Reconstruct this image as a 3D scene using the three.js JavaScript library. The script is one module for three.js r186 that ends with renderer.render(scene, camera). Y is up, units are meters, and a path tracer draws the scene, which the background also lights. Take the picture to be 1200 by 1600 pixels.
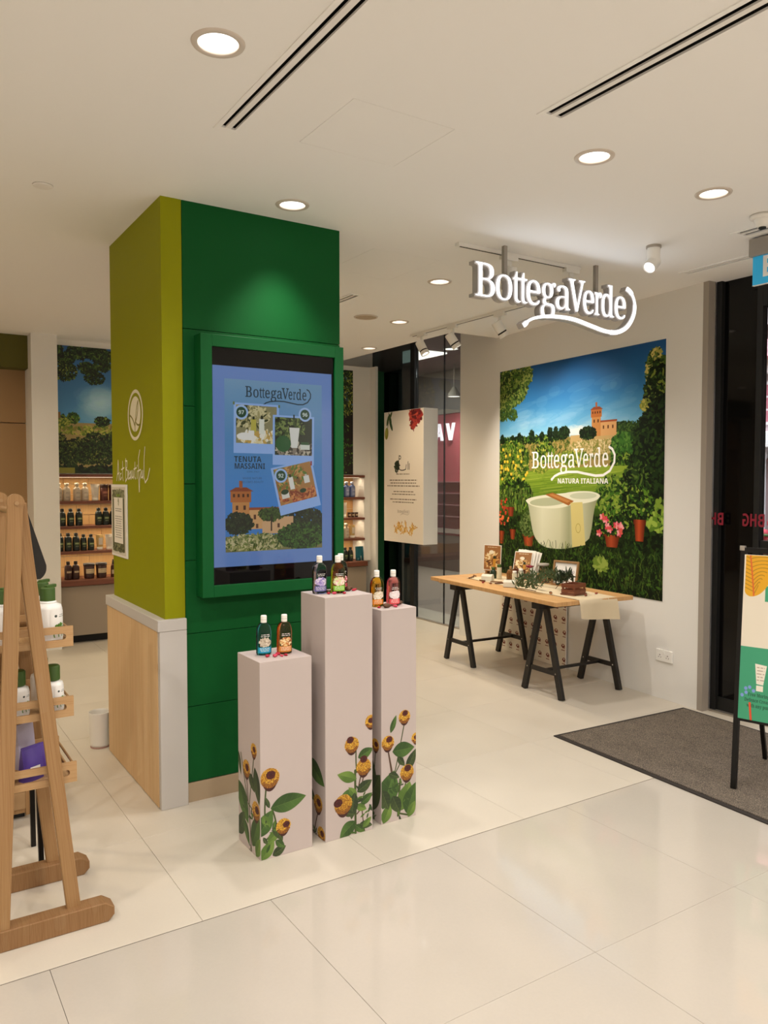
import * as THREE from 'three';
import { RoundedBoxGeometry } from 'three/addons/geometries/RoundedBoxGeometry.js';
import { mergeGeometries } from 'three/addons/utils/BufferGeometryUtils.js';
import { FontLoader } from 'three/addons/loaders/FontLoader.js';
import { TextGeometry } from 'three/addons/geometries/TextGeometry.js';
import { RectAreaLightUniformsLib } from 'three/addons/lights/RectAreaLightUniformsLib.js';

// ---------------------------------------------------------------- camera, sky, exposure, light levels
const scene = new THREE.Scene();
scene.background = new THREE.Color(0, 0, 0);                       // indoors: every room below is closed
const camera = new THREE.PerspectiveCamera(66.41, 1200 / 1600, 0.05, 60);
camera.position.set(0, 1.6, 0);
camera.lookAt(Math.sin(0.57387) * Math.cos(0.04151), 1.6 - Math.sin(0.04151), -Math.cos(0.57387) * Math.cos(0.04151));
const renderer = new THREE.WebGLRenderer({ antialias: true });
renderer.toneMapping = THREE.LinearToneMapping;
renderer.toneMappingExposure = 1.0;
renderer.shadowMap.enabled = true;
RectAreaLightUniformsLib.init();
const LAMP = new THREE.Color().setRGB(1.0, 0.935, 0.875);            // the downlights' warm white
const LAMP_SHOP = new THREE.Color().setRGB(1.0, 0.81, 0.56);       // warmer lamps deeper in the shop
const POWER = 5.2;                                                  // candela of one downlight

// ---------------------------------------------------------------- helpers
function rng(seed) { let a = seed >>> 0; return () => { a = (a + 0x6D2B79F5) | 0; let t = Math.imul(a ^ (a >>> 15), 1 | a); t = (t + Math.imul(t ^ (t >>> 7), 61 | t)) ^ t; return ((t ^ (t >>> 14)) >>> 0) / 4294967296; }; }
const R = rng(20240);
const taken = new Map();
function numbered(n) { const k = taken.get(n) ?? 0; taken.set(n, k + 1); return k ? `${n}_${String(k).padStart(3, '0')}` : n; }
function mesh(name, geo, mat, parent = scene) {
  const g = Array.isArray(geo) ? mergeGeometries(geo.map((q) => { const c = q.index ? q.toNonIndexed() : q; for (const k of Object.keys(c.attributes)) if (!['position', 'normal', 'uv'].includes(k)) c.deleteAttribute(k); return c; })) : geo;
  const m = new THREE.Mesh(g, mat);
  m.name = parent === scene ? numbered(name) : name; m.castShadow = m.receiveShadow = true; parent.add(m);
  return m;
}
function tag(o, label, category, group, kind) { o.userData = { label, category }; if (group) o.userData.group = group; if (kind) o.userData.kind = kind; return o; }
function thing(name, label, category, [x, y, z] = [0, 0, 0], turn = 0, group, kind) {
  const o = new THREE.Group(); o.name = numbered(name); scene.add(o); o.position.set(x, y, z); o.rotation.y = turn;
  return tag(o, label, category, group, kind);
}
function dup(root, label, [x, y, z], turn = root.rotation.y) {
  const r = root.clone(); r.name = numbered(root.name.replace(/_\d{3}$/, '')); scene.add(r); r.position.set(x, y, z); r.rotation.y = turn;
  r.userData = { ...root.userData, label }; return r;
}
function uvm(g, k = 1, swap = false) {                             // uv in metres, by the way each face points
  const p = g.attributes.position, n = g.attributes.normal, uv = new Float32Array(p.count * 2);
  for (let i = 0; i < p.count; i++) {
    const ax = Math.abs(n.getX(i)), ay = Math.abs(n.getY(i)), az = Math.abs(n.getZ(i));
    let u, v;
    if (ay > ax && ay > az) { u = p.getX(i); v = p.getZ(i); } else if (ax > az) { u = p.getZ(i); v = p.getY(i); } else { u = p.getX(i); v = p.getY(i); }
    uv[2 * i] = (swap ? v : u) * k; uv[2 * i + 1] = (swap ? u : v) * k;
  }
  g.setAttribute('uv', new THREE.BufferAttribute(uv, 2)); return g;
}
const bb = (x0, x1, y0, y1, z0, z1) => uvm(new THREE.BoxGeometry(x1 - x0, y1 - y0, z1 - z0).translate((x0 + x1) / 2, (y0 + y1) / 2, (z0 + z1) / 2));
const rb = (x0, x1, y0, y1, z0, z1, r = 0.004, swap = false) => uvm(new RoundedBoxGeometry(x1 - x0, y1 - y0, z1 - z0, 2, r).translate((x0 + x1) / 2, (y0 + y1) / 2, (z0 + z1) / 2), 1, swap);
const cyl = (r0, r1, h, x, y, z, n = 24) => new THREE.CylinderGeometry(r0, r1, h, n).translate(x, y, z);
const lathe = (pts, n = 28) => new THREE.LatheGeometry(pts.map(([r, y]) => new THREE.Vector2(r, y)), n);
const tube = (pts, r, n = 24, k = 8) => new THREE.TubeGeometry(new THREE.CatmullRomCurve3(pts.map((p) => new THREE.Vector3(...p))), n, r, k);
function bar(a, b, w, d, r = 0.004) {                              // a straight piece of timber from a to b
  const A = new THREE.Vector3(...a), Bv = new THREE.Vector3(...b), L = A.distanceTo(Bv);
  const g = uvm(new RoundedBoxGeometry(w, L, d, 2, r));
  return g.applyQuaternion(new THREE.Quaternion().setFromUnitVectors(new THREE.Vector3(0, 1, 0), Bv.clone().sub(A).normalize())).translate((A.x + Bv.x) / 2, (A.y + Bv.y) / 2, (A.z + Bv.z) / 2);
}
function plane(w, h) { return new THREE.PlaneGeometry(w, h); }

// ---------------------------------------------------------------- textures
function canvas(w, h) { const c = document.createElement('canvas'); c.width = w; c.height = h; return [c, c.getContext('2d')]; }
function tex(c, wrap = false, srgb = true) { const t = new THREE.CanvasTexture(c); if (srgb) t.colorSpace = THREE.SRGBColorSpace; t.anisotropy = 8; if (wrap) t.wrapS = t.wrapT = THREE.RepeatWrapping; return t; }
function woodTex(base, dark, seed, lines = 260, along = 'v', size = 512, blotch = 0.06) {
  const [c, g] = canvas(size, size), r = rng(seed);
  g.fillStyle = base; g.fillRect(0, 0, size, size);
  if (along === 'u') { g.translate(0, size); g.rotate(-Math.PI / 2); }
  for (let i = 0; i < lines; i++) {
    const x = r() * size, w = 0.6 + r() * 3, a = 2 + r() * 7, f = 1 + Math.floor(r() * 2), ph = r() * 6.3;
    g.strokeStyle = dark; g.globalAlpha = 0.05 + r() * 0.16; g.lineWidth = w; g.beginPath();
    for (let y = 0; y <= size; y += 16) g.lineTo(x + a * Math.sin(ph + f * 2 * Math.PI * y / size), y);
    g.stroke();
  }
  for (let i = 0; i < 40; i++) { g.globalAlpha = blotch * r(); g.fillStyle = r() > 0.5 ? dark : '#fff4dd'; g.beginPath(); g.ellipse(r() * size, r() * size, 10 + r() * 26, 40 + r() * 100, 0, 0, 7); g.fill(); }
  return tex(c, true);
}
function speckle(size, seed, lo, hi, tint = [1, 1, 1], coarse = 0) {
  const d = new Uint8Array(size * size * 4), r = rng(seed), cell = 32, n = size / cell, co = Array.from({ length: n * n }, () => r());
  for (let y = 0; y < size; y++) for (let x = 0; x < size; x++) {
    const fx = x / cell, fy = y / cell, i = Math.floor(fx), j = Math.floor(fy), u = fx - i, v = fy - j, S = (t) => t * t * (3 - 2 * t);
    const q = (a, b) => co[((b % n) * n) + (a % n)];
    const big = (q(i, j) * (1 - S(u)) + q(i + 1, j) * S(u)) * (1 - S(v)) + (q(i, j + 1) * (1 - S(u)) + q(i + 1, j + 1) * S(u)) * S(v);
    const k = lo + (hi - lo) * ((1 - coarse) * r() + coarse * big), o = 4 * (y * size + x);
    d[o] = k * tint[0]; d[o + 1] = k * tint[1]; d[o + 2] = k * tint[2]; d[o + 3] = 255;
  }
  const t = new THREE.DataTexture(d, size, size); t.magFilter = THREE.LinearFilter; t.minFilter = THREE.LinearMipmapLinearFilter; t.generateMipmaps = true; t.wrapS = t.wrapT = THREE.RepeatWrapping; t.needsUpdate = true; return t;
}
const rep = (t, u, v = u) => { const c = t.clone(); c.repeat.set(u, v); c.needsUpdate = true; return c; };
function leafage(g, cx, cy, rx, ry, n, cols, s, r) {               // a mass of small painted leaves
  for (let i = 0; i < n; i++) {
    const a = r() * 6.283, k = Math.sqrt(r()), x = cx + Math.cos(a) * k * rx, y = cy + Math.sin(a) * k * ry;
    g.fillStyle = cols[Math.floor(r() * cols.length)]; g.beginPath(); g.ellipse(x, y, s * (0.5 + r()), s * (0.25 + 0.4 * r()), r() * 3.14, 0, 7); g.fill();
  }
}
const SWASH = [[0.292, -0.68], [0.329, -0.49], [0.393, -0.345], [0.507, -0.25], [0.625, -0.255], [0.747, -0.38], [0.852, -0.48], [0.939, -0.455], [1.015, -0.215], [1.064, 0.24], [1.068, 0.64], [1.039, 0.957], [1.006, 1.065]];
const SPANS = { B: [0, 0.114], o: [0.122, 0.219], t: [0.224, 0.27], t2: [0.268, 0.312], e: [0.31, 0.397], g: [0.402, 0.499], a: [0.501, 0.597], V: [0.586, 0.70], e2: [0.69, 0.764], r: [0.77, 0.818], d: [0.822, 0.912], e3: [0.92, 1.0] };
function logo(g, x, y, w, col, weight = 1) {                       // the shop's word mark, baseline at y, w wide; one unit of height is a capital
  const cap = w * 0.152;
  g.save(); g.fillStyle = g.strokeStyle = col;
  const word = 'BottegaVerde', keys = Object.keys(SPANS);
  g.font = `${cap * 1.4}px serif`;
  [...word].forEach((ch, i) => { const [a, b] = SPANS[keys[i]]; const mw = g.measureText(ch).width; g.save(); g.translate(x + a * w, y); g.scale(((b - a) * w * 1.02) / mw, ch === 'V' ? 1.05 : 1); g.fillText(ch, 0, 0); if (weight > 1) { g.lineWidth = weight; g.strokeText(ch, 0, 0); } g.restore(); });
  g.lineWidth = Math.max(1, cap * 0.09) * Math.min(weight, 1.6); g.lineCap = 'round'; g.beginPath();
  SWASH.forEach(([u, v], i) => { const px = x + u * w, py = y - v * cap; if (!i) g.moveTo(px, py); else { const [u0, v0] = SWASH[i - 1]; g.quadraticCurveTo(x + u0 * w, y - v0 * cap, (px + x + u0 * w) / 2, (py + y - v0 * cap) / 2); g.lineTo(px, py); } });
  g.stroke(); g.beginPath(); g.arc(x + SWASH[0][0] * w, y - SWASH[0][1] * cap, cap * 0.09, 0, 7); g.fill();
  g.restore();
}
function greek(g, x, y, w, rows, lh, col, seed = 3) {              // lines of type too small to read
  const r = rng(seed); g.fillStyle = col;
  for (let i = 0; i < rows; i++) { const lw = w * (0.7 + 0.3 * r()); let q = x + (w - lw) / 2; const end = q + lw; while (q < end) { const k = lh * (0.5 + r() * 1.6); g.fillRect(q, y + i * lh, Math.min(k, end - q), lh * 0.34); q += k + lh * 0.35; } }
}
function castle(g, x, y, s) {                                      // tower and house in ochre brick
  g.fillStyle = '#c98a4b'; g.fillRect(x, y - s * 0.9, s * 0.5, s * 0.9); g.fillStyle = '#b5692f'; g.fillRect(x - s * 0.05, y - s * 1.05, s * 0.6, s * 0.3);
  g.fillStyle = '#8f4020'; g.beginPath(); g.moveTo(x - s * 0.1, y - s * 1.05); g.lineTo(x + s * 0.1, y - s * 1.16); g.lineTo(x + s * 0.42, y - s * 1.16); g.lineTo(x + s * 0.62, y - s * 1.05); g.fill();
  g.fillStyle = '#a45a33'; g.fillRect(x + s * 0.2, y - s * 1.34, s * 0.1, s * 0.2);
  g.fillStyle = '#4a2412'; for (let i = 0; i < 4; i++) g.fillRect(x + s * (0.02 + i * 0.135), y - s * 0.98, s * 0.06, s * 0.09);
  for (let i = 0; i < 2; i++) g.fillRect(x + s * (0.1 + i * 0.22), y - s * 0.66, s * 0.07, s * 0.12);
  g.fillStyle = '#d9a66c'; g.fillRect(x + s * 0.5, y - s * 0.55, s * 0.85, s * 0.55); g.fillStyle = '#9c4a28'; g.fillRect(x + s * 0.48, y - s * 0.6, s * 0.9, s * 0.07);
  g.fillStyle = '#5a3018'; for (let i = 0; i < 3; i++) g.fillRect(x + s * (0.62 + i * 0.25), y - s * 0.4, s * 0.07, s * 0.13);
}
const GREENS = ['#1d3a12', '#2b5018', '#3f6a1e', '#5c8426', '#8aa23a', '#16280e'], DEEP = ['#0a1408', '#10200c', '#1a3012', '#243c16', '#0d1a0a'], SUNNY = ['#7b8c2e', '#9aa43c', '#b8b750', '#5f7a24', '#46641c'];

function gardenPoster() {
  const W = 1024, H = 976, [c, g] = canvas(W, H), r = rng(7), T = 6.283;
  let q = g.createLinearGradient(0, 0, 0, H * 0.36); q.addColorStop(0, '#194f86'); q.addColorStop(0.45, '#2d78b4'); q.addColorStop(0.85, '#74bbe3'); q.addColorStop(1, '#c0dfec'); g.fillStyle = q; g.fillRect(0, 0, W, H);
  for (let i = 0; i < 90; i++) { g.globalAlpha = 0.045; g.fillStyle = '#fff'; g.beginPath(); g.ellipse(W * (0.05 + 0.8 * r()), H * (0.1 + 0.24 * Math.sqrt(r())), 30 + 90 * r(), 8 + 18 * r(), -0.15, 0, T); g.fill(); } g.globalAlpha = 1;
  for (let i = 0; i < 24; i++) { g.globalAlpha = 0.2; g.fillStyle = '#f4f4ee'; g.beginPath(); g.ellipse(W * (0.48 + 0.1 * r()), H * (0.305 + 0.03 * r()), 16 + 26 * r(), 8 + 10 * r(), 0, 0, T); g.fill(); } g.globalAlpha = 1;
  // hills
  g.fillStyle = '#a08c50'; g.fillRect(0, H * 0.345, W, H * 0.16); leafage(g, W * 0.4, H * 0.4, W * 0.6, H * 0.05, 1500, ['#b29c5a', '#94803e', '#7c7c38', '#5e6c2a', '#46581f'], 9, r);
  leafage(g, W * 0.2, H * 0.345, W * 0.26, H * 0.016, 700, DEEP.concat(GREENS), 8, r);
  for (const [x, k] of [[0.02, 1], [0.1, 0.8], [0.15, 1.1], [0.24, 1.5], [0.31, 1], [0.365, 1.7], [0.4, 1.7], [0.435, 1.2]]) leafage(g, W * x, H * (0.345 - 0.012 * k), 7 + 5 * k, 17 * k, 110, DEEP, 7, r);
  leafage(g, W * 0.455, H * 0.325, 34, 24, 260, DEEP.concat(['#24401a']), 8, r);
  leafage(g, W * 0.79, H * 0.335, W * 0.1, H * 0.035, 800, ['#24401a', '#33521f', '#4a6826', '#1a3012'], 8, r);
  g.fillStyle = '#cbab70'; g.fillRect(W * 0.495, H * 0.34, W * 0.27, H * 0.05); castle(g, W * 0.622, H * 0.35, 104); leafage(g, W * 0.6, H * 0.335, 46, 26, 330, DEEP.concat(['#24401a']), 8, r);
  leafage(g, W * 0.64, H * 0.395, W * 0.16, H * 0.03, 700, ['#cdb880', '#ac9c5c', '#86883f', '#e0cc9a'], 8, r);
  leafage(g, W * 0.79, H * 0.405, 62, 60, 800, ['#2c5a1e', '#3f7026', '#5c8a34', '#1f4216'], 10, r); leafage(g, W * 0.33, H * 0.41, 62, 44, 520, SUNNY.concat(GREENS), 10, r); leafage(g, W * 0.5, H * 0.44, 110, 26, 600, SUNNY.concat(['#3c5a1c']), 10, r); leafage(g, W * 0.8, H * 0.46, 70, 30, 400, GREENS, 10, r);
  // meadow with mown stripes
  q = g.createLinearGradient(0, H * 0.47, 0, H * 0.64); q.addColorStop(0, '#93ac3a'); q.addColorStop(0.5, '#7c9c2e'); q.addColorStop(1, '#4f7420'); g.fillStyle = q; g.beginPath(); g.moveTo(0, H * 0.51); g.quadraticCurveTo(W * 0.5, H * 0.465, W, H * 0.48); g.lineTo(W, H * 0.68); g.lineTo(0, H * 0.68); g.fill();
  for (let i = 0; i < 260; i++) { g.globalAlpha = 0.3; g.strokeStyle = r() > 0.5 ? '#b6c654' : '#456a18'; g.lineWidth = 1.5 + 3 * r(); const y = H * (0.5 + 0.16 * r()), x = W * r(); g.beginPath(); g.moveTo(x, y); g.quadraticCurveTo(x + 60, y - 5, x + 150, y - 12); g.stroke(); } g.globalAlpha = 1;
  leafage(g, W * 0.3, H * 0.485, 50, 14, 200, SUNNY, 9, r);
  // foreground
  q = g.createLinearGradient(0, H * 0.62, 0, H); q.addColorStop(0, '#456420'); q.addColorStop(0.35, '#22360f'); q.addColorStop(1, '#0b1408'); g.fillStyle = q; g.fillRect(0, H * 0.655, W, H * 0.35);
  leafage(g, W * 0.5, H * 0.85, W * 0.62, H * 0.17, 4200, DEEP.concat(['#2d4c18', '#41631f', '#16260d']), 10, r);
  // lemon tree
  leafage(g, W * 0.1, H * 0.45, 120, 100, 1900, GREENS.concat(SUNNY, ['#2b4a16']), 11, r);
  for (let i = 0; i < 26; i++) { const x = W * (0.01 + 0.2 * r()), y = H * (0.38 + 0.17 * r()); g.fillStyle = '#d9a81e'; g.beginPath(); g.arc(x + 1.5, y + 1.5, 8, 0, T); g.fill(); g.fillStyle = '#f2d548'; g.beginPath(); g.arc(x, y, 6.5, 0, T); g.fill(); }
  leafage(g, W * 0.12, H * 0.61, 130, 74, 1500, GREENS.concat(DEEP), 11, r); for (let i = 0; i < 160; i++) { const x = W * 0.25 * r(), y = H * (0.6 + 0.1 * r()); g.strokeStyle = ['#6a8a34', '#3c5c1e', '#95aa50'][i % 3]; g.lineWidth = 2; g.beginPath(); g.moveTo(x, y); g.lineTo(x + 16 * (r() - 0.5), y - 34); g.stroke(); }
  // bough overhead
  leafage(g, W * 0.07, H * 0.09, 140, 90, 1900, ['#2f4a1c', '#4b6a26', '#6c8434', '#94a04c', '#1e3212'], 10, r); leafage(g, W * 0.03, H * 0.19, 60, 50, 420, ['#2f4a1c', '#4b6a26', '#94a04c'], 9, r); leafage(g, W * 0.19, H * 0.04, 52, 48, 360, ['#4b6a26', '#94a04c', '#2f4a1c'], 9, r); leafage(g, W * 0.1, H * 0.22, 34, 24, 90, ['#2f4a1c', '#4b6a26'], 8, r);
  // tall tree on the other side
  leafage(g, W * 0.95, H * 0.12, 44, 90, 420, ['#58702c', '#a8a04c', '#2c4418', '#d0c06a'], 10, r); leafage(g, W * 0.99, H * 0.22, 90, 150, 1500, DEEP.concat(['#44601f', '#7c8a36']), 12, r); leafage(g, W * 0.9, H * 0.24, 20, 20, 60, ['#8a943c', '#c2b858'], 9, r);
  leafage(g, W * 1.0, H * 0.55, 170, 330, 5200, DEEP.concat(['#20380f', '#0a1206']), 13, r); leafage(g, W * 0.92, H * 0.37, 70, 90, 800, DEEP.concat(['#2f4c16']), 12, r); leafage(g, W * 0.87, H * 0.53, 70, 60, 600, DEEP.concat(['#3a5a1c', '#56702a']), 12, r); leafage(g, W * 0.97, H * 0.67, 60, 60, 90, ['#7c9a34', '#9cb84a', '#5c8026'], 16, r);
  // shrubs, pots, flowers
  leafage(g, W * 0.74, H * 0.6, 92, 78, 1500, GREENS.concat(['#6a8a30', '#8aa040']), 11, r); leafage(g, W * 0.87, H * 0.63, 80, 70, 1000, GREENS.concat(DEEP), 11, r);
  const pot = (u, v, w, h, col) => { const x = W * u - w / 2, y = H * v - h / 2, k = g.createLinearGradient(x, 0, x + w, 0); k.addColorStop(0, '#6a2812'); k.addColorStop(0.45, col); k.addColorStop(1, '#561f0e'); g.fillStyle = k; g.beginPath(); g.moveTo(x, y); g.lineTo(x + w, y); g.lineTo(x + w * 0.84, y + h); g.lineTo(x + w * 0.16, y + h); g.fill(); g.fillRect(x - w * 0.05, y, w * 1.1, h * 0.22); };
  pot(0.222, 0.82, 80, 56, '#c45a30'); pot(0.105, 0.8, 42, 48, '#a84a26'); pot(0.02, 0.82, 40, 62, '#b85028'); pot(0.742, 0.785, 86, 54, '#b04c28'); pot(0.885, 0.735, 58, 84, '#bf5028'); pot(0.09, 0.69, 50, 44, '#a0442a');
  leafage(g, W * 0.22, H * 0.745, 60, 58, 500, ['#3f5a26', '#56703a', '#2a4018', '#74884c'], 8, r); leafage(g, W * 0.735, H * 0.72, 90, 40, 420, DEEP.concat(GREENS), 10, r);
  for (let i = 0; i < 9; i++) { const x = W * (0.66 + 0.15 * r()), y = H * (0.68 + 0.08 * r()); for (let k = 0; k < 5; k++) { g.fillStyle = ['#d4475a', '#ef8a96', '#f0a4a8', '#d85a50'][(i + k) % 4]; g.beginPath(); g.ellipse(x + 9 * Math.cos(k * 1.257), y + 8 * Math.sin(k * 1.257), 9, 6, k * 1.257, 0, T); g.fill(); } }
  for (let i = 0; i < 26; i++) { g.fillStyle = ['#d4472e', '#ef7a46', '#b83a2a'][i % 3]; g.beginPath(); g.ellipse(W * (0.005 + 0.07 * r()), H * (0.63 + 0.13 * r()), 8, 6, r() * 3, 0, T); g.fill(); }
  // bath
  q = g.createLinearGradient(W * 0.2, 0, W * 0.67, 0); q.addColorStop(0, '#b4b89a'); q.addColorStop(0.25, '#dfe2c8'); q.addColorStop(0.5, '#d2d4b4'); q.addColorStop(0.62, '#a8ac88'); q.addColorStop(0.75, '#cfd2b4'); q.addColorStop(1, '#8c906c');
  g.fillStyle = q; g.beginPath(); g.moveTo(W * 0.215, H * 0.645); g.bezierCurveTo(W * 0.25, H * 0.74, W * 0.235, H * 0.83, W * 0.35, H * 0.845); g.bezierCurveTo(W * 0.46, H * 0.852, W * 0.56, H * 0.83, W * 0.615, H * 0.785); g.bezierCurveTo(W * 0.64, H * 0.72, W * 0.63, H * 0.66, W * 0.665, H * 0.61); g.fill();
  g.fillStyle = '#eceed8'; g.beginPath(); g.moveTo(W * 0.2, H * 0.632); g.bezierCurveTo(W * 0.24, H * 0.605, W * 0.4, H * 0.6, W * 0.47, H * 0.592); g.bezierCurveTo(W * 0.55, H * 0.578, W * 0.66, H * 0.578, W * 0.674, H * 0.6); g.bezierCurveTo(W * 0.67, H * 0.63, W * 0.58, H * 0.635, W * 0.5, H * 0.645); g.bezierCurveTo(W * 0.42, H * 0.675, W * 0.22, H * 0.672, W * 0.2, H * 0.632); g.fill();
  g.fillStyle = '#b8c0a0'; g.beginPath(); g.ellipse(W * 0.35, H * 0.635, W * 0.12, H * 0.019, -0.06, 0, T); g.fill(); g.fillStyle = '#cfd6ba'; g.beginPath(); g.ellipse(W * 0.575, H * 0.603, W * 0.08, H * 0.014, -0.03, 0, T); g.fill();
  g.fillStyle = '#a86a34'; g.beginPath(); g.moveTo(W * 0.335, H * 0.602); g.lineTo(W * 0.385, H * 0.592); g.lineTo(W * 0.52, H * 0.627); g.lineTo(W * 0.488, H * 0.648); g.fill(); g.fillStyle = '#c88a4e'; g.beginPath(); g.moveTo(W * 0.36, H * 0.602); g.lineTo(W * 0.385, H * 0.597); g.lineTo(W * 0.5, H * 0.627); g.lineTo(W * 0.48, H * 0.636); g.fill();
  g.fillStyle = '#dccf88'; g.beginPath(); g.moveTo(W * 0.5, H * 0.635); g.lineTo(W * 0.572, H * 0.63); g.lineTo(W * 0.592, H * 0.815); g.lineTo(W * 0.513, H * 0.832); g.fill(); g.strokeStyle = '#a89848'; g.lineWidth = 2; g.beginPath(); g.ellipse(W * 0.548, H * 0.745, 14, 19, 0, 0, T); g.stroke();
  for (let i = 0; i < 900; i++) { const x = W * r(), y = H * (0.84 + 0.18 * r()); g.strokeStyle = ['#2c4a18', '#4a6a22', '#16260d', '#6c8030', '#0d180a'][Math.floor(r() * 5)]; g.globalAlpha = 0.75; g.lineWidth = 1.2 + 2 * r(); g.beginPath(); g.moveTo(x, y); g.quadraticCurveTo(x + 8 * (r() - 0.5), y - 16, x + 36 * (r() - 0.5), y - 18 - 20 * r()); g.stroke(); } g.globalAlpha = 1;
  leafage(g, W * 0.68, H * 0.89, 40, 26, 60, ['#6f8a34', '#93a84c'], 14, r);
  logo(g, W * 0.239, H * 0.48, W * 0.48, '#ffffff', 1.6);
  g.fillStyle = '#ffffff'; g.font = 'bold 30px sans-serif'; g.save(); g.translate(W * 0.415, H * 0.55); g.scale(W * 0.303 / g.measureText('NATURA ITALIANA').width, 1); g.fillText('NATURA ITALIANA', 0, 0); g.restore();
  return tex(c);
}
function landscapePoster() {                                       // the long print above the shelves
  const W = 2048, H = 776, [c, g] = canvas(W, H), r = rng(17);
  let q = g.createLinearGradient(0, 0, 0, H * 0.62); q.addColorStop(0, '#2c5c94'); q.addColorStop(1, '#5ca2d6'); g.fillStyle = q; g.fillRect(0, 0, W, H);
  for (let i = 0; i < 60; i++) { g.globalAlpha = 0.03; g.fillStyle = '#e8f4ff'; g.beginPath(); g.ellipse(270 + 120 * (r() - 0.5), H * (0.46 + 0.2 * (r() - 0.5)), 60 + 60 * r(), 40 + 40 * r(), 0, 0, 7); g.fill(); } g.globalAlpha = 1;
  g.fillStyle = '#a5915a'; g.fillRect(0, H * 0.6, W, H * 0.4);
  leafage(g, W * 0.5, H * 0.66, W * 0.55, H * 0.05, 2400, SUNNY.concat(['#b5a060', '#8c7c40']), 12, r);
  for (let i = 0; i < 40; i++) leafage(g, W * r(), H * 0.585, 14 + 26 * r(), 18 + 26 * r(), 160, DEEP.concat(GREENS), 9, r);
  g.fillStyle = '#8a6a3c'; g.fillRect(20, H * 0.52, 14, 46); leafage(g, 105, H * 0.565, 34, 32, 300, GREENS, 8, r); leafage(g, 45, H * 0.6, 42, 22, 200, SUNNY, 8, r);
  for (let i = 0; i < 46; i++) leafage(g, W * (i / 45), H * (0.74 + 0.16 * r()), 80, 70, 420, i % 3 ? DEEP.concat(['#2b4014', '#3c521a', '#55662a']) : DEEP.concat(['#56641f', '#7a8034', '#2b4014']), 9, r);
  leafage(g, W * 0.5, H * 0.99, W * 0.6, H * 0.06, 2600, DEEP, 14, r); g.fillStyle = '#8d8a34'; g.fillRect(0, H * 0.955, 110, H * 0.045);
  for (let i = 0; i < 26; i++) leafage(g, (i < 12 ? 330 : W) * r(), H * (0.02 + 0.17 * r()), 46, 34, 240, DEEP.concat(['#33501c', '#59722c']), 9, r);
  leafage(g, 60, H * 0.2, 70, 60, 500, DEEP.concat(['#46601f', '#7d8a3a']), 8, r); leafage(g, 230, H * 0.24, 60, 40, 300, DEEP.concat(['#46601f']), 8, r);
  g.fillStyle = '#150e08'; g.fillRect(W - 110, H * 0.36, 120, H * 0.7); leafage(g, W - 70, H * 0.2, 110, 190, 1500, DEEP.concat(['#7c8a34', '#b6b052', '#3c551c']), 10, r); leafage(g, W - 50, H * 0.75, 70, 200, 90, GREENS, 8, r);
  return tex(c);
}
function bottlesPicture(g, x, y, w, h, kind, r) {                  // a small product photograph
  g.save(); g.beginPath(); g.rect(x, y, w, h); g.clip();
  g.fillStyle = ['#8f8a62', '#20301a', '#b07d42'][kind]; g.fillRect(x, y, w, h);
  leafage(g, x + w * 0.3, y + h * 0.25, w * 0.5, h * 0.35, 220, [['#37401c', '#a9a06c', '#d6cc9a'], ['#12200e', '#3d5424', '#7a8c4a'], ['#9a6a34', '#c99a58', '#5e7a2a']][kind], w * 0.06, r);
  leafage(g, x + w * 0.6, y + h * 0.85, w * 0.6, h * 0.16, 130, [['#e8d9a8', '#c9a552', '#f4efdc'], ['#8c8070', '#c9bfa8', '#3c3428'], ['#b0562c', '#8a3d1e', '#d68a50']][kind], w * 0.06, r);
  const bot = (u, v, bw, bh, col, cap) => { g.fillStyle = col; g.fillRect(x + u * w, y + v * h, bw * w, bh * h); g.fillStyle = cap; g.fillRect(x + (u + bw * 0.3) * w, y + (v - bh * 0.22) * h, bw * 0.4 * w, bh * 0.24 * h); };
  if (kind === 0) { bot(0.36, 0.36, 0.13, 0.34, '#c2b84e', '#1c2a12'); bot(0.56, 0.34, 0.13, 0.4, '#e8ead8', '#16200e'); g.fillStyle = '#f1efe6'; g.beginPath(); g.ellipse(x + w * 0.22, y + h * 0.82, w * 0.2, h * 0.1, 0, 0, 7); g.fill(); g.fillRect(x + w * 0.3, y + h * 0.66, w * 0.14, h * 0.26); }
  if (kind === 1) { g.fillStyle = '#e9e9df'; g.beginPath(); g.moveTo(x + w * 0.38, y + h * 0.26); g.lineTo(x + w * 0.66, y + h * 0.26); g.lineTo(x + w * 0.6, y + h * 0.8); g.lineTo(x + w * 0.44, y + h * 0.8); g.fill(); g.fillStyle = '#1d5c2a'; g.beginPath(); g.arc(x + w * 0.22, y + h * 0.7, w * 0.2, 0, 7); g.fill(); g.fillStyle = '#dfe3d6'; g.fillRect(x + w * 0.68, y + h * 0.7, w * 0.26, h * 0.14); g.fillStyle = '#2c5a36'; g.fillRect(x + w * 0.7, y + h * 0.64, w * 0.22, h * 0.07); }
  if (kind === 2) { bot(0.34, 0.3, 0.12, 0.34, '#eceadf', '#1c3018'); bot(0.54, 0.38, 0.09, 0.16, '#7c5a2c', '#1c1810'); bot(0.74, 0.36, 0.15, 0.2, '#e6e4da', '#c8c4b4'); g.fillStyle = '#e4e0d2'; g.fillRect(x + w * 0.08, y + h * 0.68, w * 0.2, h * 0.16); g.fillStyle = '#20401f'; g.beginPath(); g.ellipse(x + w * 0.18, y + h * 0.66, w * 0.1, h * 0.07, 0, 0, 7); g.fill(); g.beginPath(); g.ellipse(x + w * 0.66, y + h * 0.74, w * 0.09, h * 0.06, 0, 0, 7); g.fill(); }
  g.restore();
}
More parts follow.
